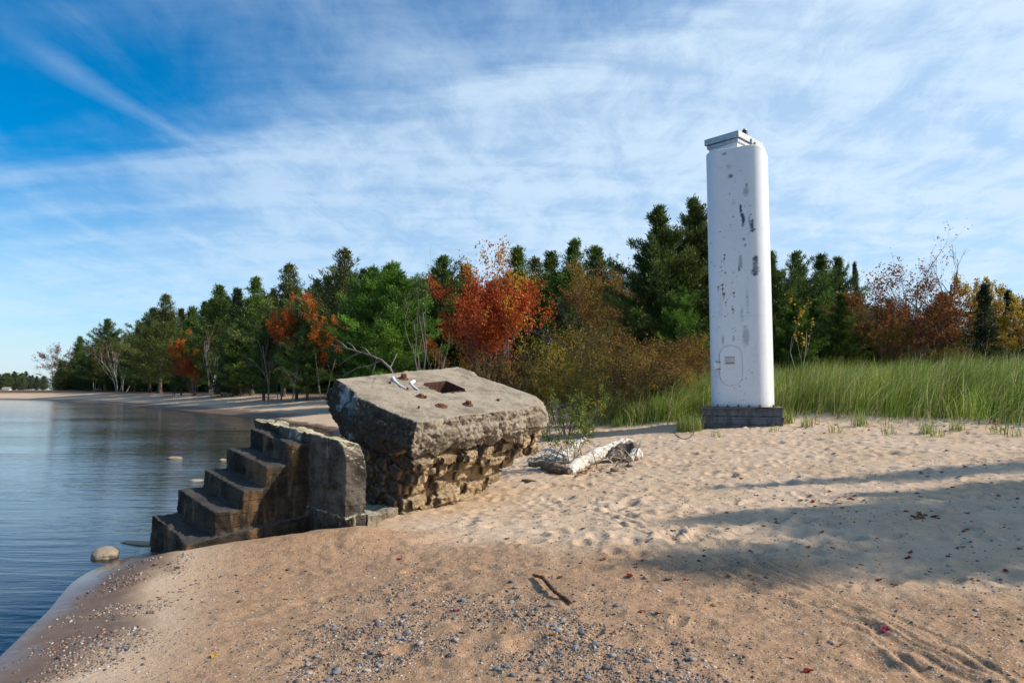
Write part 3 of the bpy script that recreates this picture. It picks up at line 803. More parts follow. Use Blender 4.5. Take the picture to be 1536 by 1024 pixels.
# ------------------------------------------------------------------ big tilted block
def block():
    A, B, C, D = at(627, 632, 8.1), at(806, 600, 10.0), at(687, 550, 11.02), at(503, 568, 9.11)
    n = (B-A).cross(D-A).normalized()
    root = empty('concrete_block', (A.x, A.y, .25), 0, 'large tilted slab of broken concrete over stonework with square rusty opening', 'concrete block')
    O = Vector(root.location)
    def onp(px, py):
        r = ray(px, py); return CP+r*((A-CP).dot(n)/r.dot(n))
    out = [(627, 633), (606, 625), (572, 611), (543, 597), (524, 581), (503, 568), (590, 559), (687, 550), (710, 558), (713, 563), (754, 576), (804, 594), (808, 606), (775, 614), (700, 622)]
    top = [onp(*q) for q in out]
    cen = sum(top, Vector())/len(top)
    def grow(pts, g, dn, slope=None):
        r = []
        for p in pts:
            d = (p-cen); d = d-n*d.dot(n); e_ = (B-A).normalized(); t_ = (p-A).dot(e_)/(B-A).length; r.append(p+d.normalized()*g-n*dn+e_*(max(0, t_-.75)/.25*1.6*max(g, 0)))
        return r
    mb = MB()
    def P(bot, tp): mb.prism([tuple(q-O) for q in bot], [tuple(q-O) for q in tp])
    # outline runs clockwise seen from above -> reverse so faces point outwards
    def ring(g, dn): return grow(top, g, dn)[::-1]
    P(ring(.08, .13), ring(0, 0)); P(ring(.11, .30), ring(.08, .129)); P(ring(.04, .46), ring(.11, .299))
    ab = (B-A).normalized(); ad = (D-A).normalized(); la = (B-A).length; ld = (D-A).length
    def qd(x0, x1, y0, y1, dn): return [A+ab*x0*la+ad*y0*ld-n*dn, A+ab*x1*la+ad*y0*ld-n*dn, A+ab*x1*la+ad*y1*ld-n*dn, A+ab*x0*la+ad*y1*ld-n*dn]
    P(qd(.02, .40, .30, .86, .74), qd(-.03, .5, .10, 1.0, .44))
    V, fs, N = remesh_np(mb, .016)
    nn = np.array(n[:]); Ol = np.array(O[:]); rel = V+Ol-np.array(A[:]); hgt = rel@nn
    side = 1-sstep(.55, .9, N@nn)
    big = fbm(V*2.4, 3, 51); md = fbm(V*8, 4, 53); fi = fbm(V*30, 3, 57); rid = np.abs(fbm(V*5.5, 3, 59))
    agg = np.abs(fbm(V*19, 3, 153)); disp = side*(big*.05+md*.028+fi*.022-agg*.035-np.clip(.10-rid, 0, 1)*.35)+(1-side)*(md*.004+fi*.002+big*.006)
    # crust overhang just under the top edge
    band = np.exp(-((hgt+.10)/.035)**2)*side; disp -= band*(.03+.02*md)
    V = V+N*disp[:, None]
    V = V+nn*(sstep(-.30, -.44, hgt)*fbm(V*3.3, 3, 151)*.13)[:, None]
    # square opening
    h0 = [onp(630, 579.5), onp(672, 571.5), onp(700, 582), onp(662, 596)]
    hc = sum(h0, Vector())/4
    e1 = (h0[3]-h0[0]+h0[2]-h0[1]).normalized(); e2 = (h0[1]-h0[0]+h0[2]-h0[3]).normalized()
    e2 = (e2-e1*e2.dot(e1)).normalized(); hw = .195; hl = .225
    rr = V+Ol-np.array(hc[:]); a1 = rr@np.array(e1[:]); a2 = rr@np.array(e2[:]); an = rr@nn
    jit = fbm(V*14, 3, 61)*.05
    ins = (np.abs(a1)+jit < hw) & (np.abs(a2)+jit < hl) & (an > -.12)
    V[ins] -= nn*.22
    # cracks and dips on the top
    tpm = (1-side)*(np.abs(an) < .06)
    crk = np.clip(.035-np.abs(fbm(V*1.7, 3, 71)), 0, 1)/.035
    V -= nn*(tpm*crk*.010)[:, None]
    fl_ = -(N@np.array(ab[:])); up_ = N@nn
    alg_shade = np.clip(sstep(.15, .6, fl_-.5*np.maximum(up_, 0))+.7*sstep(.3, .6, (hgt < -.5)*1.0), 0, 1)  # lake-side face and slab foot: algae plus painted-in shade
    along = rel@np.array(ad[:])/ld
    o_ = mesh_np('cap_slab', V, fs, M['block'], root, True, attrs={'algae_shade': alg_shade*.92, 'lime': sstep(.45, .75, along)})
    # rusty lining of the opening
    fr = MB()
    for sgn, ax, other, lo, lw in ((-1, e1, e2, hw-.012, hl), (1, e1, e2, hw-.012, hl), (-1, e2, e1, hl-.012, hw), (1, e2, e1, hl-.012, hw)):
        c = hc+ax*(sgn*lo)-O
        p = [c-other*lw-ax*.008, c+other*lw-ax*.008, c+other*lw+ax*.008, c-other*lw+ax*.008]
        hi = .035 if (sgn == -1 and ax is e1) or (sgn == 1 and ax is e2) else .004
        fr.prism([tuple(q_-n*.19) for q_ in p], [tuple(q_+n*hi) for q_ in p])
    fr.build('metal_lining', M['rustbox'], root)
    for (x, y, s_) in ((672, 592, .035), (680, 589, .028), (664, 589, .025)):
        c = onp(x, y)-n*.10-O; st = MB(); st.bevbox(tuple(c), (s_*2, s_*1.6, s_*1.4), .012); st.build('loose_rubble', M['stones'], root)
    # rusty bolts and stubs standing on the top
    for k, (x, y, rad, h) in enumerate(((605, 568, .045, .075), (585, 575, .02, .03), (611, 584, .018, .03), (631, 595, .04, .04), (638, 597, .02, .035), (628, 612, .015, .03), (662, 609, .05, .03), (702, 607, .045, .055), (747, 601, .025, .03))):
        c = onp(x, y)-O; b = MB(); b.cyl(tuple(c-n*.02), tuple(c+n*h), rad, rad*.9, 6 if k % 2 else 8)
        if rad > .03: b.cyl(tuple(c-n*.01), tuple(c+n*.012), rad*1.7, rad*1.6, 10)
        b.build('rusty_bolt', M['rust'], root)
    # two white painted strips
    for pts in (((589, 567), (592, 572), (598, 577), (604, 581), (609, 583)), ((621, 572), (616, 575), (619, 579), (624, 583), (628, 586))):
        b = MB(); b.path([tuple(onp(*q_)+n*.004-O) for q_ in pts], [.026, .022, .016, .014, .011], 6); b.build('white_strip', M['white'], root)
    # course of stones under the slab and the undercut base, one mesh
    import bmesh
    rg = random.Random(12); ms = MB()
    def rock(c, sx, sy, sz, ax, ay, az):
        bm = bmesh.new(); bmesh.ops.create_cube(bm, size=1); bmesh.ops.bevel(bm, geom=list(bm.edges), offset=.2, segments=3, affect='EDGES')
        for v in bm.verts:
            p = v.co+Vector((rg.uniform(-.05, .05) for _ in range(3))); v.co = Vector(c)+ax*(p.x*sx)+ay*(p.y*sy)+az*(p.z*sz)
        bm.verts.index_update(); ms.add([v.co[:] for v in bm.verts], [[v.index for v in f.verts] for f in bm.faces]); bm.free()
    AB = (B-A).normalized(); AD = (D-A).normalized(); LAB = (B-A).length+.12; LAD = (D-A).length
    for row, (dn, h, ins_, x0, x1) in enumerate(((.56, .22, -.08, .0, .99), (.76, .21, .01, .02, .97), (.96, .22, .07, .03, .88), (1.15, .20, .05, .03, .72), (1.34, .22, .02, .0, .56))):
        x = x0*LAB
        while x < x1*LAB:
            wd = rg.uniform(.28, .62) if row else rg.uniform(.30, .46)
            ins2 = ins_+(x/LAB)*(.10 if row > 1 else 0)+rg.uniform(-.03, .03)
            c = A+AB*(x+wd/2)-n*dn+AD*(ins2+.13)-O
            rock(c+AD*rg.uniform(-.05, .05)+n*rg.uniform(-.03, .03), wd-.022, .36, h-.012+rg.uniform(-.02, .035), (AB+n*rg.uniform(-.10, .10)).normalized(), AD, (n-AB*rg.uniform(-.08, .08)).normalized()); x += wd
        # left face, overhanging
        y = .1; lim = (.2, .5, .6, .5, .4)[row]*LAD
        while y < lim:
            wd = rg.uniform(.22, .4)
            c = A+AD*(y+wd/2)-n*dn+AB*(max(ins_, .05)+.12)-O
            rock(c+AB*rg.uniform(-.03, .03), .3, wd-.035, h-.03, AB, AD, n); y += wd
    # core
    def quadp(x0, x1, y0, y1, dn): return [A+AB*x0*LAB+AD*y0*LAD-n*dn-O, A+AB*x1*LAB+AD*y0*LAD-n*dn-O, A+AB*x1*LAB+AD*y1*LAD-n*dn-O, A+AB*x0*LAB+AD*y1*LAD-n*dn-O]
    ms.prism(quadp(.05, .96, .035, .80, .70), quadp(.02, .97, .01, .85, .42))
    ms.prism(quadp(.07, .66, .075, .75, 1.4), quadp(.06, .94, .085, .80, .66))
    V, fs, N = remesh_np(ms, .016)
    V = V+N*(fbm(V*6, 4, 91)*.024+fbm(V*30, 3, 95)*.018-np.abs(fbm(V*14, 3, 97))*.035+fbm(V*2.5, 2, 99)*.03)[:, None]
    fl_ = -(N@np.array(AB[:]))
    mesh_np('stone_courses', V, fs, M['stones'], root, True, attrs={'algae_shade': sstep(.2, .7, fl_)*.9, 'lime': np.zeros(len(V))})  # stones on the lake side: algae and painted shade share one mask
block()

# ------------------------------------------------------------------ foliage builders
def diamonds(P, Dv, L, Wd, rg, col, cup=0.0):
    """one pointed quad per row: base P, direction Dv (unit), length L, width Wd; returns verts, quads, colours"""
    n = len(P); r = rg.normal(size=(n, 3)); s = np.cross(Dv, r); s /= np.linalg.norm(s, axis=1)[:, None]+1e-9
    L = np.broadcast_to(L, (n,))[:, None]; Wd = np.broadcast_to(Wd, (n,))[:, None]
    V = np.stack([P, P+Dv*L*.45+s*Wd*.5, P+Dv*L, P+Dv*L*.45-s*Wd*.5], 1).reshape(-1, 3)
    return V, np.arange(n*4).reshape(n, 4), np.repeat(col, 4, 0)
def tubes(segs, n=5):
    """segs (m,8): p0 p1 r0 r1"""
    S = np.array(segs, float); p0 = S[:, :3]; p1 = S[:, 3:6]; d = p1-p0; d /= np.linalg.norm(d, axis=1)[:, None]+1e-9
    a = np.cross(d, np.where(np.abs(d[:, 2:3]) < .9, [[0, 0, 1.]], [[1., 0, 0]])); a /= np.linalg.norm(a, axis=1)[:, None]; b = np.cross(d, a)
    t = np.arange(n)*2*math.pi/n; ca, sa = np.cos(t), np.sin(t)
    ring = a[:, None]*ca[None, :, None]+b[:, None]*sa[None, :, None]
    V = np.concatenate([p0[:, None]+ring*S[:, 6][:, None, None], p1[:, None]+ring*S[:, 7][:, None, None]], 1).reshape(-1, 3)
    base = (np.arange(len(S))*2*n)[:, None, None]; i = np.arange(n); j = (i+1) % n
    q = np.stack([i, j, n+j, n+i], -1)[None]+base
    return V, q.reshape(-1, 4)

def pine(seed, H=10., spread=.26, dens=1.0, kind='pine', palette=None, low=.10):
    rg = np.random.RandomState(seed); segs = []; bend = rg.uniform(-.02, .02, 2)
    def tx(z): return np.array([bend[0]*z+.08*math.sin(z*.7+seed), bend[1]*z+.08*math.cos(z*.6+seed), z])
    zs = np.linspace(0, H, 14)
    for a, b in zip(zs[:-1], zs[1:]): segs.append([*tx(a), *tx(b), .16*H/10*(1-a/H)+.012, .16*H/10*(1-b/H)+.012])
    P, Dv, Cc = [], [], []
    pal = palette or ((.030, .060, .014), (.15, .225, .034))
    c0, c1 = np.array(pal[0]), np.array(pal[1])
    z = low*H
    while z < H*.985:
        f = z/H
        if kind == 'spruce': prof = (1-f)**.85*1.0
        else: prof = (min(1, (f+.15)/.40)**.6)*min(1.12, (1-f)**.92*1.75)*(1 if f < .75 else rg.uniform(.5, 1.35))
        nb = rg.randint(4, 7)
        a0 = rg.uniform(0, 6.28)
        for k in range(nb):
            a = a0+6.283*k/nb+rg.uniform(-.35, .35); Lb = H*spread*prof*rg.uniform(.42, 1.28)+.08
            rise = (.25+1.0*f) if kind == 'pine' else (-.18+.55*f)
            rise += rg.uniform(-.12, .12)
            d = np.array([math.cos(a), math.sin(a), rise]); d /= np.linalg.norm(d)
            b0 = tx(z); b1 = b0+d*Lb
            segs.append([*b0, *(b0+d*Lb*.55), .022*H/10*(1.3-f), .013*H/10]); segs.append([*(b0+d*Lb*.55), *b1, .013*H/10, .004])
            m = max(3, int(Lb/.20*dens)); 
            side = np.cross(d, [0, 0, 1.]); side /= np.linalg.norm(side)
            tone = np.clip(rg.normal(.40, .28), 0, 1)
            for j in range(m):
                t = .16+.84*(j+rg.rand())/m; lat = (1.08-t)*Lb*.42
                for sgn in (-1, 0, 1):
                    if sgn and rg.rand() < .20: continue
                    off = side*sgn*lat*rg.uniform(.25, 1.0)
                    q = b0+d*Lb*t+off+np.array([0, 0, rg.uniform(-.06, .10)])
                    nn = int(8*dens)+3
                    dd = rg.normal(size=(nn, 3))*.55+d*.75+side*sgn*.45+np.array([0, 0, .42 if kind == 'pine' else .05])
                    dd /= np.linalg.norm(dd, axis=1)[:, None]
                    P.append(np.tile(q, (nn, 1))+rg.normal(size=(nn, 3))*.085); Dv.append(dd)
                    mixv = np.clip(tone+rg.normal(0, .18, nn)+.12*(t-.5), 0, 1)[:, None]
                    Cc.append(c0*(1-mixv)+c1*mixv)
        z += H*(.034 if kind == 'pine' else .030)*rg.uniform(.75, 1.2)
    # leader
    nn = 34; top = tx(H)+np.array([0, 0, .10]); dd = rg.normal(size=(nn, 3))*.35+np.array([0, 0, 1.]); dd /= np.linalg.norm(dd, axis=1)[:, None]
    P.append(top-np.array([0, 0, 1.])*rg.rand(nn)[:, None]*.6); Dv.append(dd); Cc.append(np.tile(c0*.4+c1*.6, (nn, 1)))
    P = np.concatenate(P); Dv = np.concatenate(Dv); Cc = np.concatenate(Cc)
    s = H/10
    lv = diamonds(P, Dv, rg.uniform(.13, .28, len(P))*s**.5, .046*s**.5, rg, Cc)
    return tubes(segs), lv

def decid(seed, H=6., spread=.4, stems=1, leaves=9000, leafsize=.09, pal=((.30, .05, .02), (.45, .16, .03)), lowf=.25, bare_top=0.0, up=.75, twigs=1.0, dense=.30):
    rg = np.random.RandomState(seed); segs = []; tips = []
    def grow(p, d, L, r, depth):
        n = 4; pts = [p]; q = p; dd = d
        for k in range(n):
            dd = dd+rg.normal(size=3)*.10+np.array([0, 0, .05]); dd = dd/np.linalg.norm(dd); q2 = q+dd*L/n
            ra = r*(1-.62*k/n); rb = r*(1-.62*(k+1)/n); segs.append([*q, *q2, ra, rb]); q = q2; pts.append(q)
        if depth == 0 or L < .22:
            tips.append((pts[1], pts[-1], L)); return
        if depth <= 2: tips.append((pts[2], pts[-1], L*.6))
        nb = rg.randint(3, 5) if depth < 3 else rg.randint(4, 7)
        for b in range(int(nb*twigs+.5)):
            f = rg.uniform(.25, 1.0); i = min(int(f*n), n-1); s = pts[i]+(pts[i+1]-pts[i])*(f*n-i)
            ax = rg.normal(size=3); ax -= dd*ax.dot(dd); ax /= np.linalg.norm(ax)
            ang = rg.uniform(.35, .85); nd = dd*math.cos(ang)+ax*math.sin(ang)*(spread/.4)+np.array([0, 0, up*.25]); nd /= np.linalg.norm(nd)
            grow(s, nd, L*rg.uniform(.42, .68)*(1.12-.35*f), r*(1-.62*f)*.6, depth-1)
    for s_ in range(stems):
        a = 6.283*s_/max(stems, 1)+rg.uniform(-.3, .3); tilt = 0 if stems == 1 else rg.uniform(.08, .40)*spread/.4
        d = np.array([math.cos(a)*tilt, math.sin(a)*tilt, 1.]); d /= np.linalg.norm(d)
        b = np.array([math.cos(a), math.sin(a), 0])*(0 if stems == 1 else .14*H/6)
        Ls = H*(.78 if stems == 1 else rg.uniform(.55, .84)); r = (H*.011 if stems == 1 else H*.0055)*(1.5 if leaves in (0, 420, 900) else 1)
        grow(b+np.array([0, 0, -.1]), d, Ls, r, 3)
    S = np.array(segs); zmax = S[:, 5].max(); sc = H/zmax; S[:, :6] *= sc
    out = [tubes(S, 4)]
    if leaves:
        T0 = np.array([t[0] for t in tips])*sc; T1 = np.array([t[1] for t in tips])*sc; 
        ok = (T1[:, 2] > lowf*H) & ((T1[:, 2] < (1-bare_top)*H) | (rg.rand(len(T1)) < .12)); T0, T1 = T0[ok], T1[ok]
        k = rg.randint(0, len(T0), leaves); f = rg.rand(leaves)[:, None]
        P = T0[k]*(1-f)+T1[k]*f*1.03+rg.normal(size=(leaves, 3))*H*.010*(dense/.30)
        tone_t = rg.rand(len(T0)); c0, c1 = np.array(pal[0]), np.array(pal[1])
        mixv = np.clip(tone_t[k]*.6+rg.normal(.2, .22, leaves), 0, 1)[:, None]; C = c0*(1-mixv)+c1*mixv
        if len(pal) > 2:
            cl = fbm(P*(3.2/H)+seed, 2, seed); w = (np.clip((cl-.02)*6, 0, 1)*(rg.rand(leaves) < .8))[:, None]; C = C*(1-w)+np.array(pal[2])*w
        Dv = rg.normal(size=(leaves, 3))+np.array([0, 0, -.1]); Dv /= np.linalg.norm(Dv, axis=1)[:, None]
        out.append(diamonds(P, Dv, rg.uniform(.7, 1.3, leaves)*leafsize, leafsize*.75, rg, C))
    else: out.append(None)
    return out

def make_tree(name, proto, H0, leafmat='needle', bark='bark', part='crown', trunkname='trunk'):
    """first tree of a prototype: an Empty with trunk and crown"""
    root = empty(name, (0, 0, 0)); (tv, tf), lv = proto[0], proto[1]
    mesh_np(trunkname, tv, tf, M[bark], root, True)
    if lv is not None: mesh_np(part, lv[0], lv[1], M[leafmat], root, False, lv[2])
    root['_h'] = H0
    return root
USED = set()
def place(root, px, top, d, label, cat='tree', group=None, wide=1.0, rz=None, name=None, x=None):
    first = root.name not in USED
    if first: USED.add(root.name); o = root
    else:
        o = root.copy(); COL.objects.link(o)
        for ch in root.children:
            c = ch.copy(); COL.objects.link(c); c.parent = o
    if name: o.name = name
    p = at(px, top, d); g = gz(p.x, p.y)-.06; H = p.z-g; s = H/root['_h']
    o.location = (p.x, p.y, g); o.scale = (s*wide, s*wide, s); o.rotation_euler = (0, 0, (px*1.7+d) % 6.28 if rz is None else rz)
    tag(o, label, cat, group)
    return o

# prototypes
def T(name, proto, H, **k): return make_tree(name, proto, H, **k)
pines = [T('pine_tree', pine(s, 10, sp, de, 'pine', pal), 10) for s, sp, de, pal in (
    (1, .24, 1.0, None), (2, .29, 1.05, ((.028, .055, .016), (.14, .20, .036))), (3, .20, 1.0, ((.038, .072, .015), (.19, .265, .038))), (4, .26, .85, ((.045, .065, .018), (.20, .23, .05))))]
big_pine = T('pine_tree', pine(11, 9, .27, 1.45, 'pine', ((.026, .046, .013), (.145, .195, .036)), .04), 9)
big_pine2 = T('pine_tree', pine(12, 9, .25, 1.45, 'pine', ((.026, .046, .013), (.15, .19, .036)), .04), 9)
lush_pine = T('pine_tree', pine(15, 9, .30, 1.25, 'pine', ((.028, .062, .012), (.145, .255, .028)), .03), 9)
spruce = T('spruce_tree', pine(21, 8, .22, 1.0, 'spruce', ((.018, .034, .016), (.060, .092, .034)), .03), 8)
maple = T('maple_tree', decid(31, 6, .44, 9, 16500, .088, ((.33, .04, .015), (.52, .12, .018), (.52, .27, .03)), .10, 0, .8, 1.0, .5), 6, leafmat='leaf', bark='grey_bark')
orange_tree = T('maple_tree', decid(37, 8, .40, 3, 9500, .12, ((.42, .09, .015), (.58, .20, .03)), .38, 0, .8), 8, leafmat='leaf', bark='grey_bark')
rust_tree = T('oak_tree', decid(41, 6, .50, 6, 7500, .095, ((.085, .035, .013), (.29, .12, .024)), .26, 0, .7), 6, leafmat='leaf', bark='grey_bark')
yellow_tree = T('birch_tree', decid(43, 6, .38, 3, 9000, .10, ((.26, .17, .02), (.45, .30, .03)), .10, 0, .8), 6, leafmat='leaf', bark='pale_bark')
mixed_tree = T('deciduous_tree', decid(47, 6, .40, 5, 8000, .09, ((.13, .09, .02), (.30, .16, .025), (.36, .12, .03)), .08, .06, .85), 6, leafmat='leaf', bark='grey_bark')
bare_tree = T('bare_tree', decid(53, 7, .36, 2, 420, .08, ((.16, .05, .02), (.25, .08, .03)), .60, 0, .9, 1.25), 7, leafmat='leaf', bark='grey_bark')
bare_tree2 = T('bare_tree', decid(57, 7, .40, 1, 0, .1, up=.9, twigs=1.35), 7, bark='grey_bark')
birch_bare = T('birch_tree', decid(59, 8, .30, 3, 900, .10, ((.16, .08, .03), (.25, .15, .04)), .5, 0, .9), 8, leafmat='leaf', bark='pale_bark')
thin_tree = T('bare_sapling', decid(63, 7, .16, 2, 0, .1, up=1.0, twigs=.55), 7, bark='grey_bark')
brown_shrub = T('shrub', decid(71, 3, .55, 11, 5200, .06, ((.055, .045, .014), (.18, .125, .022), (.32, .19, .02)), .02, 0, .6), 3, leafmat='leaf', bark='grey_bark')
olive_shrub = T('shrub', decid(73, 3, .55, 11, 6500, .06, ((.060, .062, .013), (.24, .185, .022), (.38, .26, .02)), .02, 0, .6), 3, leafmat='leaf', bark='grey_bark')
rust_shrub = T('shrub', decid(75, 2.4, .55, 11, 4200, .055, ((.075, .04, .013), (.27, .13, .022), (.30, .20, .03)), .02, 0, .7), 2.4, leafmat='leaf', bark='grey_bark')

pg = 'evergreens along the left beach'
place(pines[0], 122, 505, 165, 'small dark pine at the left tip of the treeline beside the rust trees', group=pg, wide=1.25)
place(pines[1], 161, 479, 135, 'dark narrow-topped pine rising left of the bare grey crowns', group=pg, wide=1.25)
place(pines[1], 228, 462, 112, 'pine with feathered top against the left side of the broad pine', group=pg, rz=1.1, wide=1.25)
place(pines[3], 246, 443, 104, 'broad full pine standing tallest at the left end of the beach', group=pg, wide=1.3)
place(pines[0], 291, 463, 98, 'olive pine just right of the broad beach pine, above the orange tree', group=pg, wide=1.25)
place(pines[2], 318, 450, 90, 'pine in the notch behind the white forked birch trunk', group=pg, wide=1.25)
place(pines[0], 333, 429, 84, 'upright pine, left one of three matching tops left of the orange maples', group=pg, rz=2.2, wide=1.25)
place(spruce, 356, 433, 78, 'pointed dark conifer, middle one of three tops left of the orange maples', group=pg, name='spruce_tree')
place(pines[2], 384, 417, 74, 'bright green pine, right one of three tops left of the orange maples', group=pg, wide=1.25)
place(pines[1], 366, 470, 74, 'dark drooping pine in front, low on the beach edge beneath the three tops', group=pg, wide=1.2)
place(pines[3], 431, 398, 66, 'rounded pine top rising directly above the left orange maple', group=pg, rz=.4, wide=1.25)
place(pines[2], 449, 455, 58, 'mid green pine between the two orange maple crowns', group=pg, wide=1.1)
place(pines[3], 519, 375, 58, 'tall open-topped olive pine right of the orange maples', group=pg, wide=1.35, rz=2.9)
place(lush_pine, 556, 400, 42, 'bushy bright green pine, left half of the dense pair above the block', group=pg, wide=1.1)
place(lush_pine, 594, 395, 40, 'bushy bright green pine, right half of the dense pair beside the bare sapling', group=pg, rz=4.4, wide=1.25)
place(pines[0], 205, 500, 122, 'low dark pine filling the edge behind the leaning pale trunks', group=pg, wide=1.2)
place(pines[1], 275, 520, 92, 'dark low pine under the orange tree at the beach edge', group=pg, wide=1.3, rz=3.3)
place(pines[0], 398, 475, 60, 'shaded pine in front of the left orange maple', group=pg, wide=1.15, rz=5.1)
place(pines[1], 462, 482, 55, 'shaded pine in front of the right orange maple', group=pg, wide=1.2, rz=.9)
mg = 'evergreens behind the red maple and shrubs'
place(pines[1], 668, 386, 50, 'dark pine peeping over the left shoulder of the red maple', group=mg, wide=1.3)
place(pines[0], 698, 398, 50, 'second dark pine behind the left half of the red maple', group=mg, rz=.3, wide=1.3)
place(pines[2], 776, 372, 48, 'pine top just right of the red maple tip', group=mg, wide=1.3)
place(pines[3], 800, 388, 52, 'light green pine between the red maple and the flat topped pines', group=mg, rz=1.3, wide=1.3)
place(pines[0], 826, 381, 50, 'low round-topped pine right of the light green pine', group=mg, wide=1.3)
place(pines[2], 861, 362, 46, 'spiky pine left of the rusty yellow tree', group=mg, rz=2.5, wide=1.3)
place(pines[1], 896, 370, 50, 'dark pine directly behind the rusty yellow tree', group=mg, wide=1.3)
place(pines[1], 640, 420, 56, 'dark pine behind the bare sapling left of the red maple', group=mg, rz=3.9, wide=1.2)
place(pines[0], 745, 420, 47, 'dark pine hidden behind the right half of the red maple', group=mg, rz=3.9, wide=1.3)
place(pines[1], 850, 440, 42, 'shaded pine low behind the olive shrubs', group=mg, rz=.9, wide=1.4)
place(pines[3], 926, 420, 44, 'dark pine between the rusty yellow tree and the biggest pine', group=mg, rz=5.9, wide=1.1)
tg = 'big dark pines left of the tower'
place(big_pine, 984, 315, 30, 'biggest dark bushy pine left of the white tower', group=tg, wide=1.05)
place(big_pine2, 1040, 307, 31, 'tall dark pine touching the left edge of the white tower', group=tg, rz=1.9)
place(lush_pine, 1022, 430, 27, 'lower green pine bough mass in front of the two big dark pines', group=tg, rz=1.0, wide=.9)
rgp = 'evergreens right of the tower'
place(big_pine, 1148, 380, 34, 'dark pine half hidden by the right edge of the tower', group=rgp, rz=2.0)
place(pines[1], 1196, 379, 38, 'first pointed pine right of the tower', group=rgp, wide=1.1)
place(pines[0], 1228, 384, 39, 'second pine right of the tower, broad shouldered', group=rgp, wide=1.2)
place(pines[1], 1256, 386, 40, 'third pine right of the tower, left of the slim spruce', group=rgp, rz=2.2)
place(spruce, 1281, 395, 48, 'slim spruce spire right of the three pines', group=rgp, wide=.42, name='spruce_tree')
place(lush_pine, 1190, 450, 32, 'green low pine filling beneath the first pointed pine', group=rgp, wide=1.0, rz=.2)
place(pines[2], 1262, 440, 34, 'light green young pine at the foot of the third pine', group=rgp, wide=1.3)
place(pines[1], 1225, 450, 36, 'shaded pine behind the yellow sapling', group=rgp, wide=1.4, rz=2.6)
place(pines[1], 1322, 462, 36, 'shaded low pine at the left of the tall bare birch', group=rgp, wide=1.4, rz=4.6)
place(pines[0], 1410, 440, 52, 'shaded pine behind the rust coloured oak', group=rgp, wide=1.4, rz=4.0)
place(spruce, 1478, 427, 30, 'dark spruce with wide skirts at the right end of the wood', group=rgp, wide=1.05, name='spruce_tree')
place(spruce, 1511, 436, 48, 'small spruce behind the yellow birches near the right edge', group=rgp, name='spruce_tree', rz=1)
place(spruce, 1537, 448, 46, 'spruce cut by the right edge of the picture', group=rgp, name='spruce_tree', rz=2)
# deciduous
place(maple, 733, 358, 25, 'red and orange maple with many thin stems behind the block', rz=.6, wide=.76)
place(orange_tree, 424, 426, 59, 'orange maple crown, left of the orange pair', group='orange maples', wide=.9)
place(orange_tree, 487, 438, 54, 'orange maple crown, right of the orange pair', group='orange maples', rz=2.1, wide=.8)
place(orange_tree, 264, 487, 92, 'slim orange tree low before the broad beach pine', rz=1.2, wide=.75)
place(maple, 294, 518, 86, 'small dark red maple low at the left beach edge', rz=3.0)
place(rust_tree, 104, 514, 170, 'rust brown tree at the very left end of the wood', wide=1.2)
place(rust_tree, 92, 535, 175, 'low brown tree at the tip of the point', rz=2)
place(birch_bare, 146, 505, 138, 'leaning pale birch left of the narrow-topped pine', group='pale birches on the left beach')
place(birch_bare, 190, 485, 125, 'greyish bare birch crown right of the narrow-topped pine', rz=2.5, wide=1.2, group='pale birches on the left beach')
place(birch_bare, 320, 474, 80, 'white forked birch standing before the dark pines', rz=4, wide=.7, group='pale birches on the left beach')
place(birch_bare, 180, 500, 120, 'pale leaning trunks at the edge of the left beach', rz=5, wide=1.1, group='pale birches on the left beach')
place(bare_tree2, 405, 480, 58, 'grey leafless tree under the left orange maple', rz=1, wide=.8, group='grey leafless trees in the wood edge')
place(bare_tree2, 440, 520, 54, 'short grey leafless tree at the beach edge right of the orange pair', rz=3, group='grey leafless trees in the wood edge')
place(thin_tree, 636, 369, 19, 'thin bare sapling standing tall left of the red maple', rz=1.0, wide=1.0)
place(thin_tree, 655, 470, 20, 'shorter bare sapling beside the red maple', rz=3.0)
place(mixed_tree, 900, 376, 33, 'rusty yellow half-bare tree between dark pines', wide=.62)
place(rust_tree, 935, 390, 40, 'golden brown crown behind the rusty yellow tree', rz=1)
place(bare_tree2, 851, 418, 31, 'small grey bare tree above the olive shrubs', rz=2)
place(bare_tree, 1345, 346, 33, 'tall bare birch with a few last leaves right of the tower', wide=.95)
place(bare_tree2, 1409, 363, 35, 'bare grey tree with fan of twigs right of the rust oak', rz=1.6)
place(rust_tree, 1368, 392, 32, 'rust coloured oak between the two bare trees', wide=1.1, rz=.5)
place(rust_tree, 1300, 432, 36, 'low rust brown oak left of the tall bare birch', wide=1.1, rz=2.5)
place(rust_tree, 1428, 440, 33, 'orange brown low oak left of the dark spruce', wide=1.0, rz=4.5)
place(yellow_tree, 1465, 410, 38, 'golden birch behind the dark spruce', wide=.9)
place(yellow_tree, 1512, 440, 32, 'golden birch right of the dark spruce', wide=1.1, rz=2)
place(yellow_tree, 1545, 455, 30, 'golden birch at the right edge of the picture', rz=4)
place(mixed_tree, 1330, 470, 31, 'brown tangled young tree at the foot of the tall bare birch', rz=1)
ys = T('sapling', decid(81, 3, .25, 2, 110, .075, ((.42, .26, .02), (.55, .38, .03)), .2, 0, 1, .6), 3, leafmat='leaf', bark='pale_bark')
place(ys, 1196, 440, 25, 'slender sapling with a few yellow leaves right of the tower')
sg = 'shrubs between the block and the tower'
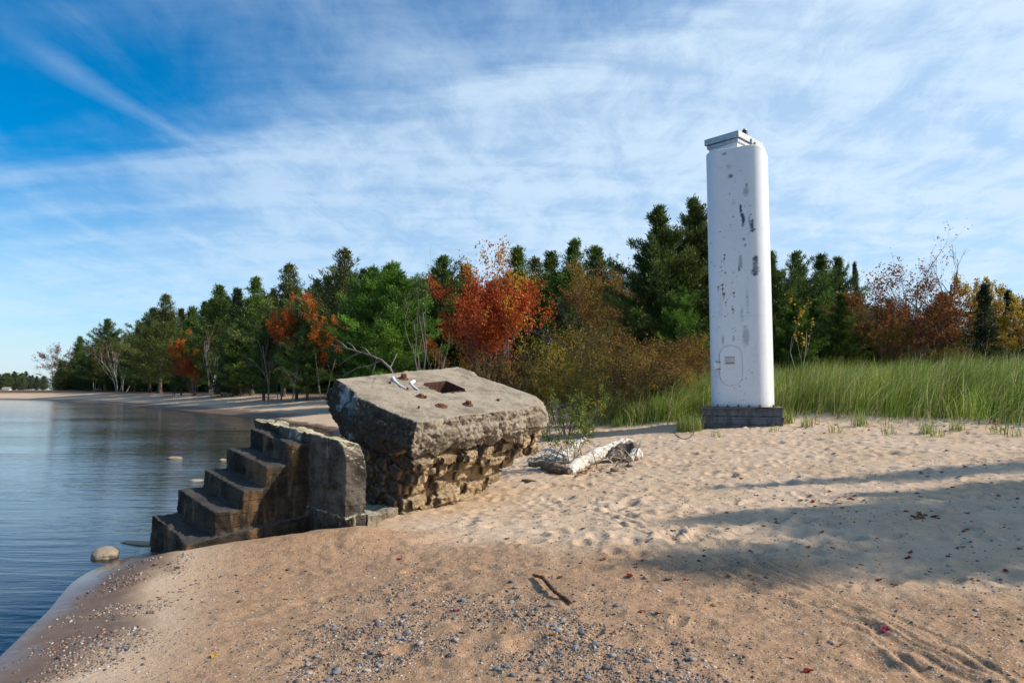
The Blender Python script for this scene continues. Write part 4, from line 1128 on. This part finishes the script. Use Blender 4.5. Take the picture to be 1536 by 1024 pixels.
for args in ((olive_shrub, 834, 492, 22, 'tall olive shrub right of the red maple', 1.0, .3), (brown_shrub, 872, 470, 24, 'tallest brown shrub below the small grey bare tree', .95, 1.2),
             (brown_shrub, 915, 472, 27, 'brown shrub below the rusty yellow tree', 1.0, 2.2), (olive_shrub, 850, 515, 18.5, 'yellowish shrub just right of the block corner', 1.0, 3.2),
             (brown_shrub, 900, 505, 21, 'brown twiggy shrub above the sparse grass clumps', 1.1, 4.2), (rust_shrub, 945, 500, 23.5, 'rusty shrub under the biggest dark pine', 1.1, 5.2),
             (brown_shrub, 985, 500, 24.5, 'dull brown shrub in front of the biggest dark pine', 1.1, .9), (rust_shrub, 1022, 500, 23.5, 'rusty shrub beneath the pine next to the tower', 1.0, 1.9),
             (rust_shrub, 1052, 495, 24.5, 'rust and gold shrub touching the left edge of the tower', 1.0, 2.9), (olive_shrub, 808, 545, 22, 'olive shrub under the right side of the red maple', .9, 3.9),
             (brown_shrub, 955, 535, 20.5, 'low brown shrub behind the light green grass', 1.2, 4.9), (rust_shrub, 1000, 530, 20.5, 'low rusty shrub behind the tall grass left of the tower', 1.2, 5.9),
             (olive_shrub, 880, 545, 17.3, 'low yellow green shrub nearest the driftwood', .9, .5), (brown_shrub, 760, 520, 22, 'brown shrub at the stems of the red maple', 1.0, 1.5),
             (olive_shrub, 690, 545, 24, 'low shrub under the left side of the red maple', 1.2, 2.5), (brown_shrub, 1425, 512, 29, 'brown shrub before the rust coloured oak', 1.0, 3.5)):
    pr, px, tp, d, lb, wd, rz = args; place(pr, px, tp, d, lb, 'shrub', sg if px < 1100 else 'shrubs behind the tall grass', wd, rz)

# trees standing outside the frame on the right: they throw the shade across the sand
for k, (x, y, H, pr, wd) in enumerate(((14.0, 4.3, 8.8, pines[3], 1.1), (15.5, 5.5, 9.2, pines[0], 1.1), (17.0, 7.6, 9.6, pines[3], .45), (13.2, 3.0, 7.2, bare_tree, 1), (18.5, 6.3, 10.0, pines[2], .6), (16.6, 4.9, 9.6, pines[2], 1.1))):
    o = place(pr, 100, 400, 50, ('tall pine outside the right edge nearest the foreground', 'second pine outside the right edge', 'slim pine outside the right edge beyond the dune', 'bare tree outside the right edge nearest the camera', 'slim pine outside the right edge, farthest back', 'broad pine outside the right edge between the nearest two')[k], group='trees outside the right edge')
    o.location = (x, y, gz(x, y)-.06); s = H/pr['_h']; o.scale = (s*wd, s*wd, s); o.rotation_euler = (0, 0, k*1.3)

# ------------------------------------------------------------------ woods seen as one mass
def wood(name, spots, protos, label, seed=1):
    rg = np.random.RandomState(seed); Vs, Fs, Cs = [], [], []; n = 0
    for (x, y, H) in spots:
        (tv, tf), lv = protos[rg.randint(len(protos))]; a = rg.uniform(0, 6.28); s = H/10.
        for V, Fc, C in ((tv, tf, np.tile([.08, .065, .055], (len(tv), 1))), lv):
            X = V.copy(); X[:, :2] = np.stack([V[:, 0]*math.cos(a)-V[:, 1]*math.sin(a), V[:, 0]*math.sin(a)+V[:, 1]*math.cos(a)], 1)*1.15
            X = X*s+np.array([x, y, gz(x, y)-.1]); Vs.append(X); Fs.append(Fc+n); Cs.append(C*rg.uniform(.75, 1.15)); n += len(X)
    o = mesh_np(name, np.concatenate(Vs), np.concatenate(Fs), M['needle'], None, False, np.concatenate(Cs))
    return tag(o, label, 'wood', kind='stuff')
def thin(pr, k, w=1.8):
    (tv, tf), (V, Fc, C) = pr; V = V.reshape(-1, 4, 3)[::k]; c = V.mean(1, keepdims=True); V = c+(V-c)*w
    C = C.reshape(-1, 4, 3)[::k]; return (tv, tf), (V.reshape(-1, 3), np.arange(len(V)*4).reshape(-1, 4), C.reshape(-1, 3))
lite = [thin(pine(101, 10, .28, .7, 'pine', ((.024, .046, .013), (.090, .140, .028)), .02), 2, 1.7), thin(pine(102, 10, .26, .7, 'pine', ((.024, .046, .013), (.095, .135, .030)), .02), 2, 1.7)]
rg = np.random.RandomState(5); spots = []
# dark interior behind the front rows: pixel column, distance, top row
for px in range(105, 660, 17):
    f = (px-100)/550; d = 165*(1-f)+64*f+rg.uniform(2, 10)
    top = np.interp(px, [100, 160, 240, 330, 430, 520, 660], [542, 508, 474, 452, 428, 410, 410])+rg.uniform(-6, 14)
    p = at(px, top, d); spots.append((p.x, p.y, p.z-gz(p.x, p.y)))
for px in range(640, 1560, 24):
    d = 54+rg.uniform(0, 8); top = np.interp(px, [640, 760, 960, 1040, 1260, 1400, 1560], [430, 420, 420, 400, 430, 470, 470])+rg.uniform(-6, 16)
    p = at(px, top, d); spots.append((p.x, p.y, p.z-gz(p.x, p.y)))
for px in range(92, 660, 7):
    f = (px-100)/550; d = 155*(1-f)+54*f+rg.uniform(-3, 6); p = at(px, 545, d); spots.append((p.x, p.y, (585-np.interp(px, [100, 400, 660], [552, 525, 500])+rg.uniform(-8, 8))/1024*d))
wood('wood', spots, lite, 'dark evergreen wood interior behind the front trees', 7)
far_l = [thin(pine(103, 10, .34, .35, 'pine', ((.05, .085, .05), (.12, .16, .07)), .05), 3, 3.6), thin(pine(104, 10, .38, .35, 'pine', ((.06, .095, .05), (.16, .19, .08)), .05), 3, 3.6)]
spots = []
for k in range(120):
    px = rg.uniform(-260, 130); d = rg.uniform(525, 600); p = at(px, 580, d); spots.append((p.x, p.y, rg.uniform(9, 15.5)*(1.0 if px > -40 else 1.1)))
wood('far_wood', spots, far_l, 'far shore wood low on the horizon at the left', 8)

# small white cottage on the far shore
def cottage(px, d):
    p = at(px, 586, d); g = max(gz(p.x, p.y), 0.2)
    r = empty('cottage', (p.x, p.y, g), .2, 'tiny white cottage on the far shore at the left edge', 'cottage')
    b = MB(); b.box((0, 0, 1.6), (9, 6, 3.6)); b.build('wall', M['white'], r); r.scale = (.55, .55, .7)
    b = MB(); b.prism([(-5, -3.6, 3.4), (5, -3.6, 3.4), (5, 3.6, 3.4), (-5, 3.6, 3.4)], [(-5, -.1, 5.4), (5, -.1, 5.4), (5, .1, 5.4), (-5, .1, 5.4)]); b.build('roof', M['rubble'], r)
cottage(10, 522)

# ------------------------------------------------------------------ grass
def blades(P, Hh, lean, rg, wid=.009, cols=None, nseg=3):
    n = len(P); az = rg.uniform(0, 6.28, n); d = np.stack([np.cos(az), np.sin(az)], 1)*.5+np.array(lean)[None]*(1 if n < 2000 else 1+1.6*fbm2(P[:, 0], P[:, 1], .9, 2, 67)[:, None]); ln = rg.uniform(.15, 1.05, n)
    sa = rg.uniform(0, 3.14, n); sx = np.stack([np.cos(sa), np.sin(sa), np.zeros(n)], 1)
    Vs = []
    for k in range(nseg+1):
        t = k/nseg; off = np.zeros((n, 3)); off[:, :2] = d*(ln*Hh)[:, None]*t**2.0; off[:, 2] = Hh*(t-.28*ln*t**3)
        w = wid*(1-t**1.5)*.5+.0006
        c = P+off; Vs += [c-sx*w, c+sx*w]
    V = np.stack(Vs, 1); m = 2*(nseg+1); base = (np.arange(n)*m)[:, None]
    Fc = np.concatenate([base+np.array([2*k, 2*k+1, 2*k+3, 2*k+2])[None] for k in range(nseg)])
    return V.reshape(-1, 3), Fc, np.repeat(cols, m, 0)
def gcols(n, rg, dry=.22):
    a, b, c = np.array((.060, .130, .016)), np.array((.33, .41, .058)), np.array((.56, .47, .25))
    m = rg.rand(n)[:, None]; C = a*(1-m)+b*m; q = (rg.rand(n) < dry)[:, None]; return np.where(q, c*(.7+.5*rg.rand(n))[:, None], C)
rg = np.random.RandomState(9)
N_ = 330000; X = rg.uniform(1.6, 31, N_); Y = rg.uniform(4, 36, N_); D_ = poly_sd(X, Y, dune_poly)
vis = (X/Y < .86) & (X/Y > .08)
clump = fbm2(X, Y, 1.8, 3, 14); dens = np.clip(.15+1.1*sstep(-.15, 1.2, D_)+clump*.9*(D_ < 1.4), 0, 1)*np.clip(10/np.maximum(Y-8, 5), .25, 1)
ok = vis & ((D_ > -.1+.9*clump) & (rg.rand(N_) < dens) | (D_ > -1.1) & (clump > .1) & (rg.rand(N_) < .035)) & (np.hypot(X-5.95, Y-17.4) > 1.05); X, Y, D_, clump = X[ok], Y[ok], D_[ok], clump[ok]
Pg = np.stack([X, Y, base_h(X, Y)-.02], 1); Hh = (.50+.58*sstep(0, 1.1, D_)+.45*clump)*rg.uniform(.45, 1.25, len(X))
V, Fc, C = blades(Pg, Hh, (.55, -.12), rg, .0125, gcols(len(X), rg, .19)*(1+.9*fbm2(X, Y, 1.3, 3, 66))[:, None])
tag(mesh_np('grass', V, Fc, M['grass'], None, False, C), 'tall green beach grass waving over the low dune', 'grass', kind='stuff')
# flower stalks standing over the grass
k = rg.choice(len(X), 260, False); pk = Pg[k]; ok = D_[k] > 1; pk = pk[ok]
V, Fc, C = blades(pk, rg.uniform(.95, 1.35, len(pk)), (.2, 0), rg, .016, np.tile([.42, .33, .17], (len(pk), 1)))
tag(mesh_np('grass_stalks', V, Fc, M['grass'], None, False, C), 'straw coloured seed stalks standing above the beach grass', 'grass', kind='stuff')

tuft_meshes = []
def tuft(seed, n, h, rad):
    rg = np.random.RandomState(seed); a = rg.uniform(0, 6.28, n); r = rad*np.sqrt(rg.rand(n)); P = np.stack([r*np.cos(a), r*np.sin(a), np.zeros(n)-.02], 1)
    return blades(P, h*rg.uniform(.35, 1.25, n), (.35, -.1), rg, .011, gcols(n, rg, .2))
tprot = [mesh_np('grass_tuft', *[q for q in tuft(s, n, h, r)[:2]], M['grass'], None, False, tuft(s, n, h, r)[2]) for s, n, h, r in ((1, 420, .66, .40), (2, 80, .42, .20), (3, 22, .26, .13), (4, 700, .90, .62))]
tused = set()
tl = [(965, 632, 0, 1.0, 'broad grass clump at the sand edge, farthest left of the tower group'), (1010, 628, 0, 1.15, 'broad grass clump halfway between driftwood and tower'), (1045, 622, 3, .8, 'dense tall grass clump touching the left side of the tower base'),
      (1035, 646, 0, .8, 'dark green clump in front of the tower base left corner'), (1062, 640, 1, .8, 'small tuft at the left foot of the crib'), (985, 610, 3, 1.0, 'large pale green grass clump behind the sand edge'), (940, 612, 3, .8, 'grass clump below the brown shrubs'), (1030, 600, 3, 1.0, 'tall clump behind, left of the tower'),
      (905, 622, 0, .9, 'blue green clump nearest the block'), (925, 640, 1, .8, 'thin tuft alone on bare sand right of the driftwood'), (887, 640, 1, .6, 'thin tuft just behind the driftwood'), (870, 600, 0, 1.0, 'clump under the yellow green shrub'),
      (1000, 590, 3, 1.1, 'long grass behind the large pale clump'), (960, 590, 3, 1.0, 'long grass beneath the rusty shrubs'), (1150, 636, 1, 1.0, 'tuft before the right half of the tower base'), (1172, 634, 0, .7, 'clump at the right corner of the tower base'),
      (1160, 648, 2, 1.0, 'tiny tuft on the sand below the tower right corner'), (1212, 640, 1, .8, 'small tuft on the sand, first right of the tower'), (1254, 648, 2, 1.2, 'tiny tuft on the sand, second right of the tower'), (1290, 638, 1, .9, 'small tuft below the dune edge, third right of the tower'),
      (1335, 652, 2, 1.2, 'tiny tuft on open sand under the middle of the dune'), (1392, 650, 1, .8, 'upright tuft on open sand with red leaves at its foot'), (1405, 654, 2, 1.2, 'tiny tuft right beside the upright tuft'), (1435, 646, 1, .7, 'flat spreading tuft below the dune'), (1500, 650, 2, 1.3, 'tiny tuft on the sand near the right edge'), (1520, 655, 2, 1.0, 'last tiny tuft at the right edge'), (1075, 655, 2, .9, 'tiny sprig on the sand in front of the tower crib')]
for px, py, k, s, lb in tl:
    p = ground_at(px, py); o = tprot[k]
    if k in tused: o = o.copy(); COL.objects.link(o)
    tused.add(k); o.location = (p.x, p.y, p.z); o.scale = (s, s, s); o.rotation_euler = (0, 0, px*.7); tag(o, lb, 'grass tuft', 'grass tufts at the edge of the sand')

# ------------------------------------------------------------------ green shrub by the block, dead branch, driftwood
gs = T('shrub', decid(91, 1.6, .5, 5, 2300, .040, ((.07, .11, .02), (.22, .25, .04)), .06, 0, .8), 1.6, leafmat='leaf', bark='grey_bark')
place(gs, 856, 574, 11.5, 'small leafy green shrub growing between the block and the driftwood', 'shrub', None, .9, .4)
def dead_branch():
    base = ground_at(592, 557) ; d0 = 12.4
    pts = [at(596, 575, d0), at(585, 552, d0+.1), at(572, 540, d0+.1), at(556, 533, d0+.2), at(540, 528, d0+.3), at(520, 522, d0+.3), at(500, 518, d0+.4)]
    root = empty('fallen_branch', (pts[0].x, pts[0].y, gz(pts[0].x, pts[0].y)), 0, 'bare dead branch arching left from behind the block', 'branch'); O = Vector(root.location)
    pts = [Vector((pts[0].x+.3, pts[0].y, gz(pts[0].x, pts[0].y)-.1)), at(620, 590, d0)]+pts
    b = MB(); b.path([tuple(p-O) for p in pts], [.034, .03, .026, .023, .02, .017, .014, .010, .005], 6, .1); b.build('limb', M['grey_bark'], root)
    for q in (((572, 540), (556, 548), (535, 552), (512, 565)), ((556, 533), (548, 523), (540, 520)), ((540, 528), (524, 536), (508, 548)), ((585, 552), (592, 538), (596, 530)), ((565, 537), (560, 555), (555, 570)), ((520, 522), (512, 514), (505, 510)), ((534, 526), (528, 518), (520, 513))):
        b = MB(); m = len(q); b.path([tuple(at(x, y, d0+.1+.15*k)-O) for k, (x, y) in enumerate(q)], [.013*(1-k/m)+.003 for k in range(m)], 5); b.build('twig', M['grey_bark'], root)
dead_branch()
def driftwood():
    base = ground_at(865, 708); root = empty('driftwood', (base.x, base.y, base.z), 0, 'bleached white driftwood logs with dark root end beside the block', 'driftwood'); O = Vector(root.location)
    def G(px, py, dz=0.0, dd=0.0):
        p = ground_at(px, py); return Vector((p.x, p.y+dd, p.z+dz))
    def log(name, pts, rad, mat, seed, vox=.010, amp=.016):
        mb = MB(); P_ = [];  Rd = []
        for k in range(len(pts)-1):
            for j in range(4): P_.append(pts[k].lerp(pts[k+1], j/4)-O); Rd.append(rad[k]+(rad[k+1]-rad[k])*j/4)
        P_.append(pts[-1]-O); Rd.append(rad[-1]); mb.path([tuple(q) for q in P_], Rd, 12)
        V, fs, N = remesh_np(mb, vox); V = V+N*(fbm(V*7, 3, seed)*amp*1.9+fbm(V*np.array([10, 30, 34]), 3, seed+2)*amp*.8-np.clip(fbm(V*9, 2, seed+5)-.3, 0, 1)*amp*5)[:, None]
        mesh_np(name, V, fs, M[mat], root, True)
    log('log', [G(853, 711, .05), G(872, 702, .09), G(893, 696, .14), G(912, 690, .20), G(933, 684, .27)], [.08, .11, .12, .10, .05], 'drift', 3)
    log('limb', [G(838, 700, .06, .3), G(850, 694, .12, .3), G(866, 686, .20, .35), G(880, 680, .26, .4)], [.07, .085, .075, .04], 'drift', 5)
    log('root_end', [G(918, 694, .10), G(932, 690, .17), G(946, 687, .15), G(958, 688, .06)], [.07, .13, .12, .05], 'driftdark', 7, .010, .04)
    log('pale_knot', [G(944, 694, .07), G(955, 690, .11), G(964, 689, .07)], [.06, .10, .05], 'drift', 9)
    log('broken_stump', [G(795, 703, .08), G(815, 703, .08), G(835, 708, .05), G(855, 712, .06)], [.03, .07, .09, .05], 'driftdark', 11)
    log('peeled_limb', [G(797, 697, .12), G(820, 695, .13), G(845, 700, .11), G(864, 700, .09)], [.03, .065, .06, .03], 'drift', 13)
    log('splinter', [G(806, 690, .16, .1), G(826, 692, .22, .1), G(850, 699, .16)], [.012, .03, .02], 'drift', 15)
    log('splinter', [G(930, 690, .26), G(942, 684, .30), G(952, 683, .22)], [.015, .035, .015], 'drift', 17)
    log('bark_slab', [G(815, 706, .03), G(838, 711, .05), G(858, 713, .04)], [.02, .05, .02], 'stick', 19)
    rg = random.Random(3)
    for k in range(95):
        x = rg.choice([rg.uniform(795, 955), rg.gauss(938, 12), rg.gauss(820, 14)]); y = rg.uniform(688, 706); p = G(x, y, rg.uniform(.01, .14)); d = Vector((rg.uniform(-1, 1), rg.uniform(-.6, .6), rg.uniform(.0, .9))).normalized()*rg.uniform(.12, .38)
        b = MB(); b.path([tuple(p-O), tuple(p+d*.5+Vector((0, 0, .02))-O), tuple(p+d-O)], [.010, .007, .002], 5); b.build('twig', M['driftdark'] if k % 3 else M['drift'], root)
driftwood()
stone('stone', 922, 706, (.07, .05, .04), M['rock'], 'brown stone on the sand in front of the driftwood root', seed=5)
stone('stone', 945, 699, (.10, .06, .035), M['rock'], 'flat tan stone tucked under the dark root end of the driftwood', seed=6)
g = ground_at(740+55, 722); stone('stone', 0, 0, (.16, .06, .03), M['rock'], 'flat stone slab lying at the right foot of the block', seed=9, p=g)

# stick in the foreground
a, b_ = ground_at(800, 868), ground_at(857, 908); mid = [a.lerp(b_, t) for t in (0, .2, .42, .65, .85, 1)]
mid[1] += Vector((.02, .015, 0)); mid[3] -= Vector((.015, .01, 0))
mb = MB(); O = Vector(a); mb.path([tuple(p-O+Vector((0, 0, .028+.012*math.sin(k)))) for k, p in enumerate(mid)], [.011, .014, .015, .014, .013, .010], 10)
V, fs, N = remesh_np(mb, .0035); V = V+N*(fbm(V*45, 3, 3)*.004)[:, None]
o = mesh_np('stick', V, fs, M['stick'], None, True); o.location = O; tag(o, 'short dark brown stick lying on the foreground sand', 'stick')

# rocks at the water
def wp(px, py): return ongr(px, py, 0.0)
stone('rock', 0, 0, (.20, .12, .06), M['rock'], 'pale brown rock at the waterline left of the stairs', 'rock', 4, .35, p=Vector((*wp(158, 832)[:2], -.02)))
stone('rock', 0, 0, (.17, .10, .055), M['rock'], 'brown rock breaking the water surface left of the stairs top', 'rock', 5, .5, p=Vector((*wp(262, 688)[:2], .0)))
stone('rock', 0, 0, (.10, .07, .045), M['rock'], 'small brown rock in the water just left of the upper treads', 'rock', 6, .5, p=Vector((*wp(334, 690)[:2], -.01)))
stone('rock', 0, 0, (.14, .12, .04), M['rock'], 'orange submerged rock beside the middle treads', 'rock', 8, .5, p=Vector((*wp(295, 720)[:2], -.02)))
stone('rock', 0, 0, (.26, .07, .035), M['rock'], 'dark low rock in the shallows at the foot of the lowest tread', 'rock', 7, .5, p=Vector((*wp(212, 815)[:2], -.012)))

# ------------------------------------------------------------------ pebbles
import bmesh
pm = []
for s_ in range(8):
    bm = bmesh.new(); bmesh.ops.create_icosphere(bm, subdivisions=3, radius=1)
    V = np.array([v.co[:] for v in bm.verts]); Fc = np.array([[v.index for v in f.verts] for f in bm.faces]); bm.free()
    V = V*(1+.30*fbm(V*.9+s_*3.1, 2, s_))[:, None]*np.array([1, .78, .52])
    pm.append((V, Fc))
bm = bmesh.new(); bmesh.ops.create_icosphere(bm, subdivisions=1, radius=1); LV = np.array([v.co[:] for v in bm.verts]); LF = np.array([[v.index for v in f.verts] for f in bm.faces]); bm.free()
rg = np.random.RandomState(77)
centers = [(*ongr(x, y, .27)[:2], r) for x, y, r in ((530, 900, .35), (560, 935, .30), (500, 985, .30), (600, 1000, .35), (700, 950, .35), (760, 915, .35), (800, 955, .40), (850, 990, .42), (900, 1010, .4), (960, 1015, .30), (720, 1010, .35), (520, 1010, .25), (620, 885, .4), (850, 940, .3))]
def dens_at(x, y, s):
    g = sum(np.exp(-((x-a)**2+(y-b)**2)/(r*r)) for a, b, r in centers)
    nz = np.clip(fbm2(x, y, 2.6, 3, 88)*1.8+.45, .0, 1.3)
    band = np.exp(-((s-.55)/.28)**2)*(y < 7)*np.clip(fbm2(x, y, 3.2, 3, 44)*4+.35, 0, 1.4)*1.0
    zone = sstep(-.6, 1.0, 6.3-y-.62*x)
    return g*nz*1.6+band+.05*zone*nz+.025+.03*(1-zone)*nz
N_ = 260000; rr_ = 2.2+rg.rand(N_)**1.3*9.5; aa = rg.uniform(-40, 40, N_); X = rr_*np.sin(np.radians(aa)); Y = rr_*np.cos(np.radians(aa))
z, s, dd = base_h(X, Y, True); ok = (s > .12) & (rg.rand(N_) < dens_at(X, Y, s)*1.0) & (dd < 0)
ok &= ~((X < -1.2) & (X > -4) & (Y > 6.1) & (Y < 8)); ok &= ~((X > -2.6) & (X < .5) & (Y > 7.9) & (Y < 11.2))
X, Y = X[ok], Y[ok]; Z = np.array([surf(a, b) for a, b in zip(X, Y)]); SZ = np.clip(rg.lognormal(-5.25, .46, len(X)), .0028, .019)
SZ *= np.clip(np.hypot(X, Y)/4.2, .8, 2.0)**.35
order = np.argsort(-SZ/np.hypot(X, Y)); big = order[:300]; rest = order[300:]
pobj = []
for n_, i in enumerate(big):
    k = n_ % 8
    if n_ < 8: o = mesh_np('pebble', *pm[k], M['pebble'], None, True); pobj.append(o)
    else: o = pobj[k].copy(); COL.objects.link(o)
    s_ = SZ[i]*1.25; o.location = (X[i], Y[i], Z[i]+s_*.08); o.scale = (s_, s_, s_); o.rotation_euler = (rg.uniform(-.3, .3), rg.uniform(-.3, .3), rg.uniform(0, 6.28))
    tag(o, 'small rounded grey, brown or pale pebble lying on the foreground sand', 'pebble', 'pebbles scattered over the foreground sand')
n = len(rest); pal = np.array([(.085, .085, .09), (.22, .19, .165), (.16, .085, .05), (.34, .28, .22), (.12, .13, .155), (.30, .17, .095), (.42, .39, .36), (.06, .05, .05), (.26, .16, .11), (.20, .18, .17)])
cc = pal[rg.randint(0, len(pal), n)]*rg.uniform(.7, 1.2, (n, 1))
nf = len(LV); an = rg.uniform(0, 6.28, n); shp = np.stack([rg.uniform(.8, 1.3, n), rg.uniform(.6, 1.0, n), rg.uniform(.4, .75, n)], 1)
Q = LV[None]*(1+rg.uniform(-.22, .22, (n, nf, 1)))*shp[:, None]*SZ[rest][:, None, None]
Qx = Q[:, :, 0]*np.cos(an)[:, None]-Q[:, :, 1]*np.sin(an)[:, None]; Qy = Q[:, :, 0]*np.sin(an)[:, None]+Q[:, :, 1]*np.cos(an)[:, None]
V = np.stack([Qx+X[rest][:, None], Qy+Y[rest][:, None], Q[:, :, 2]+(Z[rest]+SZ[rest]*.03)[:, None]], -1).reshape(-1, 3)
Fc = (LF[None]+(np.arange(n)*nf)[:, None, None]).reshape(-1, 3)
tag(mesh_np('gravel', V, Fc, M['pebcol'], None, True, np.repeat(cc, nf, 0)), 'mixed small gravel strewn over the foreground sand', 'gravel', kind='stuff')
print('pebbles', len(X))

# ------------------------------------------------------------------ fallen leaves
def leaf_mesh(seed, col):
    rg = random.Random(seed); m = 18; V = [(0, 0, .004)]; 
    for k in range(m):
        a = 6.283*k/m; r = (.55+.45*abs(math.cos(2.5*a))**.7)*(1+.15*rg.uniform(-1, 1)); V.append((r*math.cos(a), r*math.sin(a)*.85, .25*rg.random()+.25*abs(math.cos(a))))
    Vt = np.array(V); Vb = Vt-np.array([0, 0, .04])
    Fc = [(0, 1+k, 1+(k+1) % m) for k in range(m)]; Fb = [(m+1, m+2+(k+1) % m, m+2+k) for k in range(m)]
    return np.concatenate([Vt, Vb]), np.array(Fc+Fb), np.tile(col, (2*(m+1), 1))
def leaf(px, py, size, col, label, group=None, seed=1, proto=None):
    if proto is None:
        V, Fc, C = leaf_mesh(seed, col); o = mesh_np('fallen_leaf', V, Fc, M['leaf'], None, False, C)
    else: o = proto.copy(); COL.objects.link(o)
    p = ground_at(px, py); o.location = (p.x, p.y, p.z+.004); o.scale = (size,)*3; o.rotation_euler = (.2*math.sin(px), .2*math.cos(py), px*.9)
    return tag(o, label, 'leaf', group)
leaf(322, 986, .034, (.62, .40, .02), 'bright yellow curled leaf on the lower left sand', seed=1)
leaf(684, 916, .028, (.42, .05, .17), 'magenta leaf among the central gravel', seed=2)
leaf(441, 979, .020, (.55, .14, .20), 'small pink leaf at the bottom left of centre', seed=3)
leaf(530, 885, .020, (.50, .14, .20), 'pink leaf on the gravel left of centre', seed=4)
leaf(1327, 945, .026, (.42, .05, .12), 'crimson leaf on the rutted sand lower right', seed=5)
leaf(798, 924, .026, (.28, .05, .02), 'dark red leaf standing just below the stick', seed=6)
leaf(232, 848, .026, (.45, .03, .02), 'red leaf near the waterline by the lowest tread', seed=7)
leaf(1362, 838, .030, (.35, .03, .03), 'red leaf in the shade on the right', seed=8)
protos = [None]*3; cs3 = ((.30, .04, .025), (.26, .13, .05), (.36, .10, .03))
rg = random.Random(21); LG = 'small red and brown leaves scattered on the sand'
spots = [(rg.uniform(860, 1530), rg.uniform(665, 880)) for _ in range(75)]+[(rg.uniform(420, 1500), rg.uniform(800, 1015)) for _ in range(22)]+[(rg.gauss(885, 16), rg.gauss(706, 3)) for _ in range(34)]+[(1225+rg.gauss(0, 40), 748+rg.gauss(0, 6)) for _ in range(20)]+[(1380+rg.gauss(0, 14), 776+rg.gauss(0, 2)) for _ in range(14)]+[(rg.uniform(1180, 1530), rg.uniform(636, 652)) for _ in range(40)]
for i, (x, y) in enumerate(spots):
    k = i % 3; sz = .018+.012*rg.random()
    o = leaf(x, y, sz*(1.3 if y < 720 else 1), cs3[k], 'small dry red or brown leaf scattered on the sand', LG, 10+k, protos[k])
    if protos[k] is None: protos[k] = o
# remove prototypes never placed, and helper properties
for o in list(bpy.data.objects):
    if '_h' in o: del o['_h']
    if o.parent is None and o.type == 'EMPTY' and 'label' not in o:
        for c in list(o.children): bpy.data.objects.remove(c)
        bpy.data.objects.remove(o)
